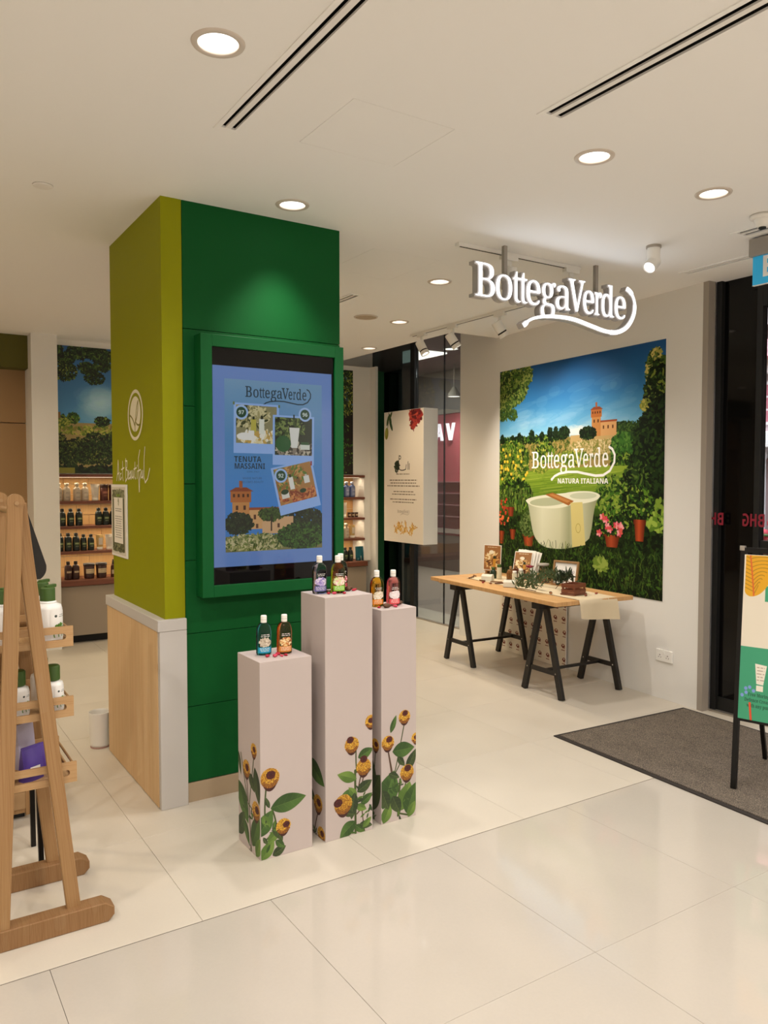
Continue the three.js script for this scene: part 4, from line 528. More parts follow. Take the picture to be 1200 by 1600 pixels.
// packs on the shelves
const LBL = {};
function packLabel(key, bg, ink, band) { if (LBL[key]) return LBL[key]; const [c, g] = canvas(96, 128); g.fillStyle = bg; g.fillRect(0, 0, 96, 128); if (band) { g.fillStyle = band; g.fillRect(12, 26, 72, 40); } greek(g, 18, 34, 60, 2, 12, ink, 9); greek(g, 14, 92, 68, 2, 10, ink, 12); return (LBL[key] = std('#fff', 0.5, { map: tex(c), side: THREE.DoubleSide })); }
const P = {};
function proto(key, build) { if (!P[key]) { const g = new THREE.Group(); build(g); P[key] = g; } return P[key]; }
function part(g, name, geo, mat) { const m = new THREE.Mesh(geo, mat); m.name = name; m.castShadow = m.receiveShadow = true; g.add(m); return m; }
const SHAPES = {
  clear: (g) => { part(g, 'body', lathe([[0.0001, 0], [0.032, 0], [0.034, 0.005], [0.034, 0.1], [0.03, 0.12], [0.014, 0.135], [0.012, 0.14], [0.0001, 0.14]], 20), std('#c9b8a0', 0.25)); part(g, 'label', labelPatch(0.069, 0.069, 0.015, 0.105, 0.9), packLabel('clear', '#cdbfa9', '#6e5f50')); part(g, 'cap', lathe([[0.0001, 0.14], [0.02, 0.141], [0.021, 0.16], [0.017, 0.167], [0.0001, 0.167]], 18), std('#d8cab2', 0.4)); },
  tube: (g) => { const t = new THREE.CylinderGeometry(0.036, 0.028, 0.12, 20, 6); const p = t.attributes.position; for (let i = 0; i < p.count; i++) { const k = (p.getY(i) + 0.06) / 0.12; p.setZ(i, p.getZ(i) * (1 - 0.85 * k)); p.setX(i, p.getX(i) * (1 + 0.15 * k)); } t.translate(0, 0.088, 0); t.computeVertexNormals(); part(g, 'body', t, std('#ded4c4', 0.45)); part(g, 'cap', lathe([[0.0001, 0], [0.026, 0], [0.028, 0.004], [0.028, 0.028], [0.0001, 0.028]], 20), std('#efe8da', 0.4)); part(g, 'label', bb(-0.02, 0.02, 0.05, 0.12, 0.0255, 0.0265), packLabel('tube', '#d9cfbe', '#6a6054')); },
  goldTube: (g) => { SHAPES.tube(g); g.children[0].material = std('#c8a86a', 0.45); },
  maroon: (g) => { part(g, 'jar', lathe([[0.0001, 0], [0.034, 0], [0.036, 0.004], [0.036, 0.118], [0.0001, 0.118]], 22), std('#5a2a20', 0.35)); part(g, 'label', labelPatch(0.074, 0.074, 0.03, 0.1, 0.9), packLabel('maroon', '#6a3428', '#c8906a', '#a0604a')); part(g, 'lid', lathe([[0.0001, 0.118], [0.037, 0.118], [0.038, 0.122], [0.038, 0.146], [0.036, 0.15], [0.0001, 0.15]], 22), std('#3a1c16', 0.4)); },
  dark: (g) => { part(g, 'body', lathe([[0.0001, 0], [0.031, 0], [0.033, 0.005], [0.033, 0.1], [0.028, 0.125], [0.016, 0.138], [0.0001, 0.14]], 20), std('#18201a', 0.3)); part(g, 'label', labelPatch(0.067, 0.067, 0.03, 0.09, 0.9), packLabel('dark', '#26301f', '#c8d0a8', '#7d8a52')); part(g, 'cap', lathe([[0.0001, 0.138], [0.017, 0.138], [0.018, 0.165], [0.0001, 0.167]], 18), std('#121410', 0.4)); },
  amber: (g) => { part(g, 'body', lathe([[0.0001, 0], [0.034, 0], [0.036, 0.005], [0.036, 0.11], [0.03, 0.135], [0.016, 0.148], [0.0001, 0.15]], 20), std('#3c2018', 0.3)); part(g, 'label', labelPatch(0.073, 0.073, 0.04, 0.095, 0.9), packLabel('amber', '#4a2a20', '#4a3428', '#c9b48e')); part(g, 'cap', lathe([[0.0001, 0.148], [0.017, 0.148], [0.018, 0.178], [0.0001, 0.18]], 18), std('#241410', 0.4)); },
  tub: (g) => { part(g, 'jar', lathe([[0.0001, 0], [0.038, 0], [0.043, 0.004], [0.046, 0.11], [0.0001, 0.11]], 24), std('#40221a', 0.35)); part(g, 'label', labelPatch(0.0905, 0.0905, 0.045, 0.085, 0.95), packLabel('tub', '#cdb892', '#5a4030')); part(g, 'lid', lathe([[0.0001, 0.11], [0.048, 0.11], [0.049, 0.113], [0.049, 0.132], [0.0001, 0.134]], 24), std('#2a1610', 0.4)); },
  spray: (g) => { part(g, 'body', lathe([[0.0001, 0], [0.021, 0], [0.022, 0.004], [0.022, 0.1], [0.016, 0.118], [0.009, 0.125], [0.0001, 0.126]], 18), std('#4c2616', 0.3)); part(g, 'label', labelPatch(0.045, 0.045, 0.03, 0.07, 0.9), packLabel('tub', '#cdb892', '#5a4030')); part(g, 'pump', lathe([[0.0001, 0.125], [0.01, 0.126], [0.01, 0.15], [0.006, 0.154], [0.006, 0.17], [0.0001, 0.172]], 16), std('#2a1810', 0.4)); },
  teal: (g) => { SHAPES.tube(g); g.children[0].material = std('#0f6470', 0.4); g.children[1].material = std('#0a4a54', 0.4); g.children[2].material = packLabel('teal', '#146a76', '#bcd8d8'); },
  blue: (g) => { SHAPES.clear(g); g.children[0].material = std('#5a6a98', 0.3); g.children[1].material = packLabel('blue', '#8a94b8', '#e4e8f4'); g.children[2].material = std('#c8cce0', 0.4); },
};
function pack(key, name, cat, label, group, x, y, z, k = 1) { const o = proto(key, SHAPES[key]).clone(); o.name = numbered(name); o.position.set(x, y, z); o.scale.setScalar(k); o.rotation.y = 0.15; scene.add(o); return tag(o, label, cat, group); }
{
  const row = (y, z, items) => items.forEach((a) => pack(a[0], a[1], a[2], a[3], a[4], a[5], y, z + (a[6] ?? 0), a[7] ?? 1));
  const S = { 1: 'uppermost shelf of packs by the white pier', 2: 'second shelf of packs by the white pier', 3: 'third shelf of packs by the white pier', 4: 'counter under the shelves by the white pier' };
  row(1.39, -8.1, [...[1.47, 1.545, 1.64, 1.715].map((x, i) => ['clear', 'clear_bottle', 'bottle', `${ord[i]} beige translucent bottle from the white pier, uppermost row`, 'packs on the uppermost shelf', x, 0, 1.05]), ['tube', 'cream_tube', 'tube', 'white cream tube beside the maroon jars, uppermost row', 'packs on the uppermost shelf', 1.812, 0, 1.1], ...[1.898, 1.984].map((x, i) => ['maroon', 'maroon_jar', 'jar', `${ord[i]} maroon jar from the white tube, uppermost row`, 'packs on the uppermost shelf', x, 0, 1.08]), ['maroon', 'maroon_jar', 'jar', 'third maroon jar from the white tube, at the pillar edge', 'packs on the uppermost shelf', 2.072, 0, 0.98]]);
  row(1.146, -8.1, [...[1.5, 1.578, 1.656].map((x, i) => ['dark', 'dark_bottle', 'bottle', `${ord[i]} of three black bottles with olive labels, second row`, 'packs on the second shelf', x, 0, 1.02]), ...[1.842, 1.912, 1.982, 2.052].map((x, i) => ['dark', 'dark_bottle', 'bottle', `${ord[i]} of four black bottles grouped near the pillar, second row`, 'packs on the second shelf', x, 0, 1.04]), ['maroon', 'dark_jar', 'jar', 'dark jar at the pillar edge, second row', 'packs on the second shelf', 2.14, 0, 0.95]]);
  row(0.9, -8.1, [...[[1.475, 0], [1.549, 0.01], [1.623, 0.01]].map(([x, d], i) => ['dark', 'dark_bottle', 'bottle', `${ord[i]} black bottle from the white pier, third row`, 'packs on the third shelf', x, d, 1.06]), ...[[1.695, 0], [1.763, 0.01]].map(([x, d], i) => ['dark', 'dark_bottle', 'bottle', `${ord[i]} of the two shorter black bottles in the middle, third row`, 'packs on the third shelf', x, d, 0.96]), ['goldTube', 'gold_tube', 'tube', 'gold cream tube beside the white tube, third row', 'packs on the third shelf', 1.85, 0, 1], ['tube', 'cream_tube', 'tube', 'white cream tube beside the gold tube, third row', 'packs on the third shelf', 1.94, 0, 1.02], ['clear', 'clear_bottle', 'bottle', 'beige bottle at the pillar edge, third row', 'packs on the third shelf', 2.08, 0, 1.05]]);
  row(0.625, -8.06, [...[1.54, 1.61].map((x, i) => ['amber', 'amber_bottle', 'bottle', `${ord[i]} of two dark brown bottles on the counter`, 'packs on the counter', x, 0, 0.98]), ...[1.735, 1.852].map((x, i) => ['tub', 'brown_tub', 'tub', `${ord[i]} of two squat brown tubs on the counter`, 'packs on the counter', x, 0, 1.12]), ['spray', 'spray_bottle', 'bottle', 'slim brown spray bottle standing alone on the counter', 'packs on the counter', 1.966, 0, 1.02], ...[2.065, 2.148].map((x, i) => ['amber', 'amber_bottle', 'bottle', `${['brown bottle beside the spray bottle', 'brown bottle at the pillar edge'][i]} on the counter`, 'packs on the counter', x, 0, 1.04])]);
  // the short stretch seen past the other side of the pillar
  row(1.39, -8.1, [4.62, 4.7, 4.78].map((x, i) => ['blue', 'blue_bottle', 'bottle', `${ord[i]} violet blue bottle from the pillar, uppermost row by the partition`, 'packs beside the glass partition', x, 0, 1.1]));
  row(1.146, -8.1, [['tube', 'cream_tube', 'tube', 'white tube beside three small jars by the partition', 'packs beside the glass partition', 4.66, 0, 1.2], ...[4.74, 4.79, 4.84].map((x, i) => ['tub', 'small_jar', 'jar', `${ord[i]} small dark jar from the white tube by the partition`, 'packs beside the glass partition', x, 0, 0.45])]);
  row(0.9, -8.1, [4.615, 4.695, 4.78].map((x, i) => [i === 2 ? 'goldTube' : 'clear', i === 2 ? 'gold_tube' : 'clear_bottle', i === 2 ? 'tube' : 'bottle', i === 2 ? 'gold tube on the lowest shelf by the partition' : `${ord[i]} pale bottle on the lowest shelf by the partition`, 'packs beside the glass partition', x, 0, 1.05]));
  row(0.625, -8.06, [['dark', 'dark_bottle', 'bottle', 'black bottle on the counter by the partition', 'packs beside the glass partition', 4.66, 0, 1.0], ['dark', 'dark_bottle', 'bottle', 'second black bottle on the counter by the partition', 'packs beside the glass partition', 4.73, 0, 1.0], ['teal', 'teal_tube', 'tube', 'first teal tube on the counter by the partition', 'packs beside the glass partition', 4.84, 0, 1.15], ['teal', 'teal_tube', 'tube', 'second teal tube, last pack on the counter end', 'packs beside the glass partition', 4.92, 0, 1.15]]);
}

// ---------------------------------------------------------------- wooden ladder display with trays
{
  const t = thing('tray_ladder', 'wooden folding ladder display with three slotted trays', 'display ladder', [0, 0, 0]);
  for (const z of [-2.9, -3.3]) {
    const f = z > -3; // near pair, far pair
    const post = (x0, x1, zz, w) => { const top = f ? 1.545 : 1.545; const g = bar([x0, 0.06, zz], [x1, top - 0.025, zz], w, 0.022, 0.004); return g; };
    mesh('leg', [post(0.318, 0.386, z + 0.014, 0.05), cyl(0.027, 0.027, 0.0232, 0, 0, 0, 24).rotateX(Math.PI / 2).translate(0.387, 1.525, z + 0.014)].map((g) => uvm(g)), M.pine, t);
    mesh('leg', [post(0.556, 0.4, z - 0.012, 0.048)], M.pine, t);
    mesh('foot_beam', (() => { const s = new THREE.Shape([[0.05, 0], [0.665, 0], [0.685, 0.02], [0.685, 0.045], [0.655, 0.066], [0.05, 0.066]].map(([x, y]) => new THREE.Vector2(x, y))); return uvm(new THREE.ExtrudeGeometry(s, { depth: 0.062, bevelEnabled: true, bevelSize: 0.003, bevelThickness: 0.003, bevelSegments: 1 }).translate(0, 0.003, z - 0.032)); })(), M.beam, t);
    mesh('bolt', cyl(0.007, 0.007, 0.004, 0, 0, 0, 14).rotateX(Math.PI / 2).translate(0.39, 1.52, z + 0.027), M.tan, t);
  }
  mesh('top_rod', cyl(0.012, 0.012, 0.42, 0, 0, 0, 16).rotateX(Math.PI / 2).translate(0.39, 1.49, -3.1), M.pine, t);
  [[1.005, 0.575], [0.752, 0.573], [0.512, 0.58]].forEach(([y, x1], i) => {
    const tr = new THREE.Group(); tr.name = 'tray'; t.add(tr);
    const x0 = 0.2, h = 0.072;
    for (const z of [-2.945, -3.275]) {
      const s = new THREE.Shape([[x0, 0], [x1, 0], [x1, h], [x0, h]].map(([a, b]) => new THREE.Vector2(a, b)));
      const hole = new THREE.Path(); const a0 = x0 + 0.035, a1 = x1 - 0.035, r = 0.011, cy = h * 0.5; hole.moveTo(a0, cy - r); hole.lineTo(a1, cy - r); hole.absarc(a1, cy, r, -Math.PI / 2, Math.PI / 2, false); hole.lineTo(a0, cy + r); hole.absarc(a0, cy, r, Math.PI / 2, Math.PI * 1.5, false); s.holes.push(hole);
      mesh('end_board', uvm(new THREE.ExtrudeGeometry(s, { depth: 0.012, bevelEnabled: false, curveSegments: 8 }).translate(0, y, z - 0.006), 1, true), M.trayWood, tr);
    }
    for (const x of [x0 + 0.008, x1 - 0.008]) for (const dy of [0.012, 0.058]) mesh('rail', cyl(0.0045, 0.0045, 0.33, 0, 0, 0, 10).rotateX(Math.PI / 2).translate(x, y + dy, -3.11), M.pine, tr);
    mesh('base_board', bb(x0, x1, y + 0.002, y + 0.01, -3.269, -2.951), M.trayWood, tr);
  });
}
{ // bottles standing in the trays
  const [c, g] = canvas(128, 192), r = rng(77); g.fillStyle = '#f1efea'; g.fillRect(0, 0, 128, 192); g.strokeStyle = '#5a8a2c'; g.lineWidth = 7; for (let i = 0; i < 3; i++) { g.beginPath(); g.moveTo(24 + i * 30, 178); g.quadraticCurveTo(10 + i * 34, 150, 40 + i * 24, 112 - i * 10); g.stroke(); } leafage(g, 66, 110, 36, 26, 26, ['#5a8a2c', '#3f6a1e'], 12, r); g.fillStyle = '#39443c'; g.beginPath(); g.arc(34, 34, 9, 0, 7); g.fill(); greek(g, 54, 26, 56, 2, 12, '#5a6258', 7);
  const lab = std('#fff', 0.4, { map: tex(c), side: THREE.DoubleSide });
  const big = (label, x, y, z, k, w = 1) => { const o = thing(w > 1.2 ? 'pump_bottle' : 'lotion_bottle', label, 'bottle', [x, y, z], 0.75, 'white bottles in the ladder trays'); mesh('body', lathe([[0.0001, 0], [0.036 * w, 0], [0.039 * w, 0.006], [0.039 * w, 0.125 * k], [0.036 * w, 0.14 * k], [0.024 * w, 0.147 * k], [0.02, 0.15 * k], [0.0001, 0.15 * k]]), M.bottleWhite, o); mesh('label', labelPatch(0.079 * w, 0.079 * w, 0.012, 0.12 * k, 0.75), lab, o); const cap = mesh('cap', lathe([[0.0001, 0.15 * k], [0.024, 0.15 * k], [0.026, 0.154 * k], [0.026, 0.15 * k + 0.05], [0.021, 0.15 * k + 0.055], [0.0001, 0.15 * k + 0.056]], 20), M.capGreen, o); if (w > 1.2) { mesh('nozzle', rb(-0.008, 0.042, 0.15 * k + 0.05, 0.15 * k + 0.062, -0.008, 0.008, 0.003), M.capGreen, cap); mesh('neck_ring', lathe([[0.028, 0.147 * k], [0.03, 0.149 * k], [0.03, 0.153 * k], [0.026, 0.156 * k]]), M.bottleWhite, cap); } return o; };
  big('large white pump bottle with green cap in the top tray', 0.505, 1.015, -3.02, 0.95, 1.25); big('second white pump bottle behind the first in the top tray', 0.505, 1.015, -3.15, 0.98, 1.25); big('white pump bottle between the crossed legs in the top tray', 0.36, 1.015, -3.03, 0.95, 1.25);
  big('white lotion bottle with green cap at the end of the middle tray', 0.515, 0.762, -3.01, 0.75, 0.95); big('white lotion bottle between the crossed legs in the middle tray', 0.4, 0.762, -3.01, 0.72, 0.95); big('white lotion bottle at the back of the middle tray', 0.5, 0.762, -3.16, 0.75, 0.95); big('white lotion bottle behind the wide leg in the middle tray', 0.3, 0.762, -3.02, 0.72, 0.95);
  const pouch = (label, x, y, z, col, w, h) => { const o = thing('refill_pouch', label, 'pouch', [x, y, z], 0.5, 'pouches in the lowest tray'), b = new THREE.BoxGeometry(w, h, 0.045, 6, 8, 2), p = b.attributes.position; for (let i = 0; i < p.count; i++) { const k = p.getY(i) / h + 0.5; p.setZ(i, p.getZ(i) * (1.05 - 0.9 * k * k) * (0.55 + 0.45 * Math.cos(p.getX(i) / w * 2.6))); } b.translate(0, h / 2, 0); b.computeVertexNormals(); mesh('bag', b, std(col, 0.35), o); mesh('seal', rb(-w / 2, w / 2, h - 0.006, h + 0.008, -0.002, 0.002, 0.001), std(col, 0.4), o); mesh('label', bb(-w * 0.25, w * 0.25, h * 0.2, h * 0.45, 0.0225, 0.0235), M.paper, o); return o; };
  pouch('purple refill pouch at the end of the lowest tray', 0.512, 0.522, -3.1, '#5a3c9c', 0.07, 0.1); pouch('purple refill pouch between the ladder legs in the lowest tray', 0.44, 0.522, -3.02, '#56409a', 0.08, 0.115); pouch('pale lilac pouch behind the purple one in the lowest tray', 0.44, 0.522, -3.16, '#b8b0c4', 0.07, 0.16);
  const d = mesh('soap_tin', lathe([[0.0001, 0], [0.05, 0], [0.052, 0.004], [0.052, 0.02], [0.048, 0.026], [0.0001, 0.026]], 30), std('#8a8474', 0.35, { metalness: 0.4 })); d.position.set(0.34, 0.522, -3.06); tag(d, 'round grey tin lying in the lowest tray', 'tin');
}
{ // black easel board behind the ladder
  const s = thing('black_easel', 'black easel with a green board behind the wooden ladder', 'easel', [0.4, 0, -3.55]);
  for (const z of [0.1, -0.1]) mesh('leg', bar([0.135, 0, z], [0.12, 1.2, z * 0.4], 0.02, 0.02, 0.002), M.blackMetal, s);
  mesh('leg', bar([-0.3, 0, 0], [-0.1, 1.2, 0], 0.02, 0.02, 0.002), M.blackMetal, s);
  const sh = new THREE.Shape(); sh.moveTo(-0.2, 0); sh.lineTo(0.165, 0); sh.quadraticCurveTo(0.195, 0.02, 0.19, 0.06); sh.lineTo(0.11, 0.32); sh.lineTo(-0.2, 0.32); const b = mesh('board', uvm(new THREE.ExtrudeGeometry(sh, { depth: 0.012, bevelEnabled: false }).translate(0, 1.18, -0.006)), M.black, s);
  mesh('print', bb(-0.2, 0.005, 1.2, 1.46, 0.0065, 0.0075), std('#7cae54', 0.6), s);
}
{ // low wooden unit further back
  const u = thing('low_wooden_unit', 'low tan wooden display unit behind the ladder with a wire basket', 'display unit', [0, 0, 0]);
  mesh('side', rb(0.55, 0.572, 0.02, 0.5, -4.4, -3.96, 0.002), M.pine, u); mesh('side', rb(0.0, 0.022, 0.02, 0.5, -4.4, -3.96, 0.002), M.pine, u); for (const y of [0.03, 0.24, 0.48]) mesh('shelf', rb(0.022, 0.55, y, y + 0.02, -4.4, -3.965, 0.002), M.pine, u); mesh('front_board', rb(0.022, 0.55, 0.05, 0.13, -3.975, -3.96, 0.002), M.tan, u); mesh('kick', bb(0.02, 0.55, 0, 0.02, -4.38, -4.0), M.dark, u); mesh('back_board', bb(0.022, 0.55, 0.05, 0.5, -4.4, -4.392), M.pine, u);
  const w = thing('wire_basket', 'black wire basket on the low wooden unit', 'basket', [0.44, 0.5, -4.15]); const ring = (y, k) => new THREE.TorusGeometry(0.085 * k, 0.003, 6, 30).rotateX(Math.PI / 2).translate(0, y, 0); for (let i = 0; i < 6; i++) mesh('hoop', ring(0.004 + i * 0.022, 0.85 + i * 0.03), M.blackMetal, w); for (let i = 0; i < 16; i++) { const a = i / 16 * 6.283; mesh('wire', bar([0.072 * Math.cos(a), 0.002, 0.072 * Math.sin(a)], [0.085 * Math.cos(a), 0.115, 0.085 * Math.sin(a)], 0.004, 0.004, 0.001), M.blackMetal, w); } mesh('base', cyl(0.073, 0.073, 0.004, 0, 0.003, 0), M.blackMetal, w);
}
{ const b = thing('white_bin', 'small white cylindrical bin half hidden behind the plywood pillar base', 'bin', [1.085, 0, -4.82]); mesh('drum', lathe([[0.0001, 0.004], [0.052, 0.004], [0.056, 0.02], [0.062, 0.2], [0.064, 0.21], [0.06, 0.212], [0.056, 0.2], [0.05, 0.03], [0.0001, 0.02]]), M.plastic, b); mesh('foot_ring', lathe([[0.05, 0], [0.055, 0], [0.055, 0.008], [0.05, 0.008]]), std('#b08a80', 0.5), b); }

// ---------------------------------------------------------------- garden poster, socket
{
  const p = thing('garden_poster', 'large garden poster with a white bath and a hilltop tower', 'poster', [WX, 0, WZ], WA);
  mesh('board', bb(-0.004, -0.0005, 0.714, 2.61, -2.307, -0.316), M.paper, p);
  const m = mesh('print', plane(1.991, 1.896), phys({ color: '#ffffff', roughness: 0.5, specularIntensity: 0.35, map: gardenPoster() }), p); m.position.set(-0.0046, 1.662, -1.3115); m.rotation.y = -Math.PI / 2;
  const s = thing('wall_socket', 'white double power socket low on the poster wall', 'socket', [WX, 0.32, WZ], WA); mesh('plate', rb(-0.012, 0, -0.043, 0.043, -0.365, -0.215, 0.003), M.plastic, s); for (const z of [-0.325, -0.255]) { const k = mesh('outlet', bb(-0.0132, -0.0121, -0.022, 0.012, z - 0.02, z + 0.02), M.whitePaint, s); mesh('slot', [bb(-0.0138, -0.0133, 0.0, 0.008, z - 0.003, z + 0.003), bb(-0.0138, -0.0133, -0.014, -0.01, z - 0.014, z - 0.007), bb(-0.0138, -0.0133, -0.014, -0.01, z + 0.007, z + 0.014)], M.dark, k); } mesh('switch', rb(-0.0155, -0.012, 0.016, 0.032, -0.3, -0.28, 0.001), M.whitePaint, s);
}
{ // leaning sheet with a repeated printed mark under the table
  const [c, g] = canvas(512, 400); g.fillStyle = '#eee4d2'; g.fillRect(0, 0, 512, 400); g.fillStyle = g.strokeStyle = '#7c3a2a';
  for (let j = 0; j < 6; j++) for (let i = 0; i < 9; i++) { const x = 30 + i * 58 + (j % 2) * 8, y = 30 + j * 66; g.lineWidth = 3.4; g.beginPath(); g.arc(x, y, 11, Math.PI * 0.95, Math.PI * 2.3); g.stroke(); g.beginPath(); g.ellipse(x - 4, y + 1, 4, 9, -0.6, 0, 7); g.fill(); g.beginPath(); g.ellipse(x + 4, y + 1, 4, 9, 0.6, 0, 7); g.fill(); g.fillRect(x - 12, y + 16, 24, 3.5); }
  const s = thing('printed_sheet', 'pale sheet with rows of small brown marks leaning behind the trestle table', 'sheet', [WX, 0, WZ], WA); const b = new THREE.Group(); b.name = 'panel'; b.position.set(-0.016, 0, 0); b.rotation.z = -0.012; s.add(b);
  mesh('board', bb(-0.012, -0.002, 0.002, 0.7, -2.26, -1.33), M.paper, b); const m = mesh('print', plane(0.93, 0.698), std('#fff', 0.7, { map: tex(c) }), b); m.position.set(-0.0128, 0.351, -1.795); m.rotation.y = -Math.PI / 2;
}
{ // white box panel in front of the glass
  const [c, g] = canvas(420, 780), r = rng(61); g.fillStyle = '#efe6d8'; g.fillRect(0, 0, 420, 780);
  g.strokeStyle = '#3f4a24'; g.lineWidth = 4; g.beginPath(); g.moveTo(52, 0); g.quadraticCurveTo(60, 50, 32, 110); g.stroke();
  const leaf = (x, y, a, l, col) => { g.save(); g.translate(x, y); g.rotate(a); g.fillStyle = col; g.beginPath(); g.ellipse(l / 2, 0, l / 2, l * 0.15, 0, 0, 7); g.fill(); g.restore(); };
  leaf(56, 10, 1.2, 70, '#2f4420'); leaf(52, 20, 1.9, 66, '#3c5226'); leaf(60, 46, 1.1, 76, '#2f4a22'); leaf(90, 0, 2.2, 60, '#4a5c2a');
  g.fillStyle = '#8f8c2c'; g.beginPath(); g.ellipse(28, 128, 20, 36, 0.1, 0, 7); g.fill(); g.fillStyle = '#a8a544'; g.beginPath(); g.ellipse(24, 120, 10, 24, 0.1, 0, 7); g.fill();
  leafage(g, 340, 30, 54, 46, 90, ['#8a1f22', '#a8302a', '#5e1418', '#c8503a'], 22, r); leafage(g, 320, 90, 30, 20, 40, ['#6a181c', '#b03a30'], 16, r);
  leafage(g, 142, 330, 26, 34, 60, ['#1d2a16', '#2c3c1e', '#12180e'], 11, r); g.strokeStyle = '#2a2c24'; g.lineWidth = 5; g.beginPath(); g.moveTo(168, 262); g.lineTo(160, 340); g.quadraticCurveTo(190, 362, 240, 346); g.lineTo(246, 318); g.moveTo(262, 350); g.lineTo(264, 300); g.moveTo(276, 350); g.lineTo(276, 312); g.stroke(); g.beginPath(); g.arc(176, 276, 10, 0, 7); g.stroke();
  greek(g, 130, 372, 160, 1, 16, '#8a7c68', 31); greek(g, 30, 408, 360, 3, 17, '#7a6c5a', 32); greek(g, 90, 476, 250, 2, 16, '#7a6c5a', 33); greek(g, 50, 522, 320, 2, 17, '#7a6c5a', 34);
  logo(g, 150, 606, 120, '#a09484', 1);
  for (let i = 0; i < 26; i++) { const a = -1.57 + (r() - 0.5) * 2.4, x = 220 + (r() - 0.5) * 200, y = 716 + (r() - 0.5) * 44, l = 34 + r() * 34; g.strokeStyle = '#d8a850'; g.lineWidth = 2; g.beginPath(); g.moveTo(x, y); g.lineTo(x + Math.cos(a) * l, y + Math.sin(a) * l); g.stroke(); for (let k = 0; k < 6; k++) { g.fillStyle = ['#d9a441', '#e6bd62', '#c48a2c'][k % 3]; g.beginPath(); g.ellipse(x + Math.cos(a) * l * k / 6 + (k % 2 ? 4 : -4), y + Math.sin(a) * l * k / 6, 7, 3.4, a + (k % 2 ? 0.5 : -0.5), 0, 7); g.fill(); } }
  const s = thing('box_panel', 'white box panel with olive sprig and wheat print fixed to the glass', 'panel', [4.95, 0, 0]);
  mesh('box', rb(0, 0.193, 0.89, 2.374, -7.655, -6.873, 0.003), M.whitePaint, s); const m = mesh('print', plane(0.776, 1.478), std('#fff', 0.6, { map: tex(c) }), s); m.position.set(-0.0008, 1.632, -7.264); m.rotation.y = -Math.PI / 2;
}
// ---------------------------------------------------------------- track lights and ceiling fittings
function trackHead(o, x, z, aim, lit, power) {                     // adapter, arm and cylinder spot turned to aim (in the track's own axes)
  const h = new THREE.Group(); h.name = 'spot_head'; h.position.set(x, 0, z); o.add(h);
  mesh('adapter', rb(-0.018, 0.018, -0.045, -0.018, -0.06, 0.06, 0.003), M.plastic, h); mesh('arm', rb(-0.006, 0.006, -0.13, -0.045, -0.018, 0.018, 0.002), M.plastic, h);
  const k = new THREE.Group(); k.position.set(0, -0.14, 0); k.name = 'can_pivot'; const d = new THREE.Vector3(...aim).normalize(); k.quaternion.setFromUnitVectors(new THREE.Vector3(0, -1, 0), d);
  const can = lathe([[0.0001, 0.06], [0.036, 0.06], [0.04, 0.055], [0.04, -0.03], [0.034, -0.032], [0.034, -0.042], [0.04, -0.044], [0.04, -0.075], [0.034, -0.075], [0.033, -0.06], [0.0001, -0.06]], 26).applyQuaternion(k.quaternion).translate(0, -0.14, 0);
  mesh('can', can, M.plastic, h); mesh('band', lathe([[0.0352, -0.031], [0.0385, -0.033], [0.0385, -0.041], [0.0352, -0.043]], 26).applyQuaternion(k.quaternion).translate(0, -0.14, 0), M.dark, h);
  mesh('lens', lathe([[0.0001, -0.064], [0.032, -0.064], [0.032, -0.061], [0.0001, -0.061]], 24).applyQuaternion(k.quaternion).translate(0, -0.14, 0), lit ? M.lens : M.chrome, h);
  if (lit) { const s = new THREE.SpotLight(new THREE.Color(1, 0.9, 0.78), power, 0, 0.85, 0.7, 2); s.position.copy(d.clone().multiplyScalar(0.08)).add(new THREE.Vector3(0, -0.14, 0)); s.target.position.copy(s.position).add(d); s.castShadow = true; s.shadow.radius = 1.4; h.add(s, s.target); }
}
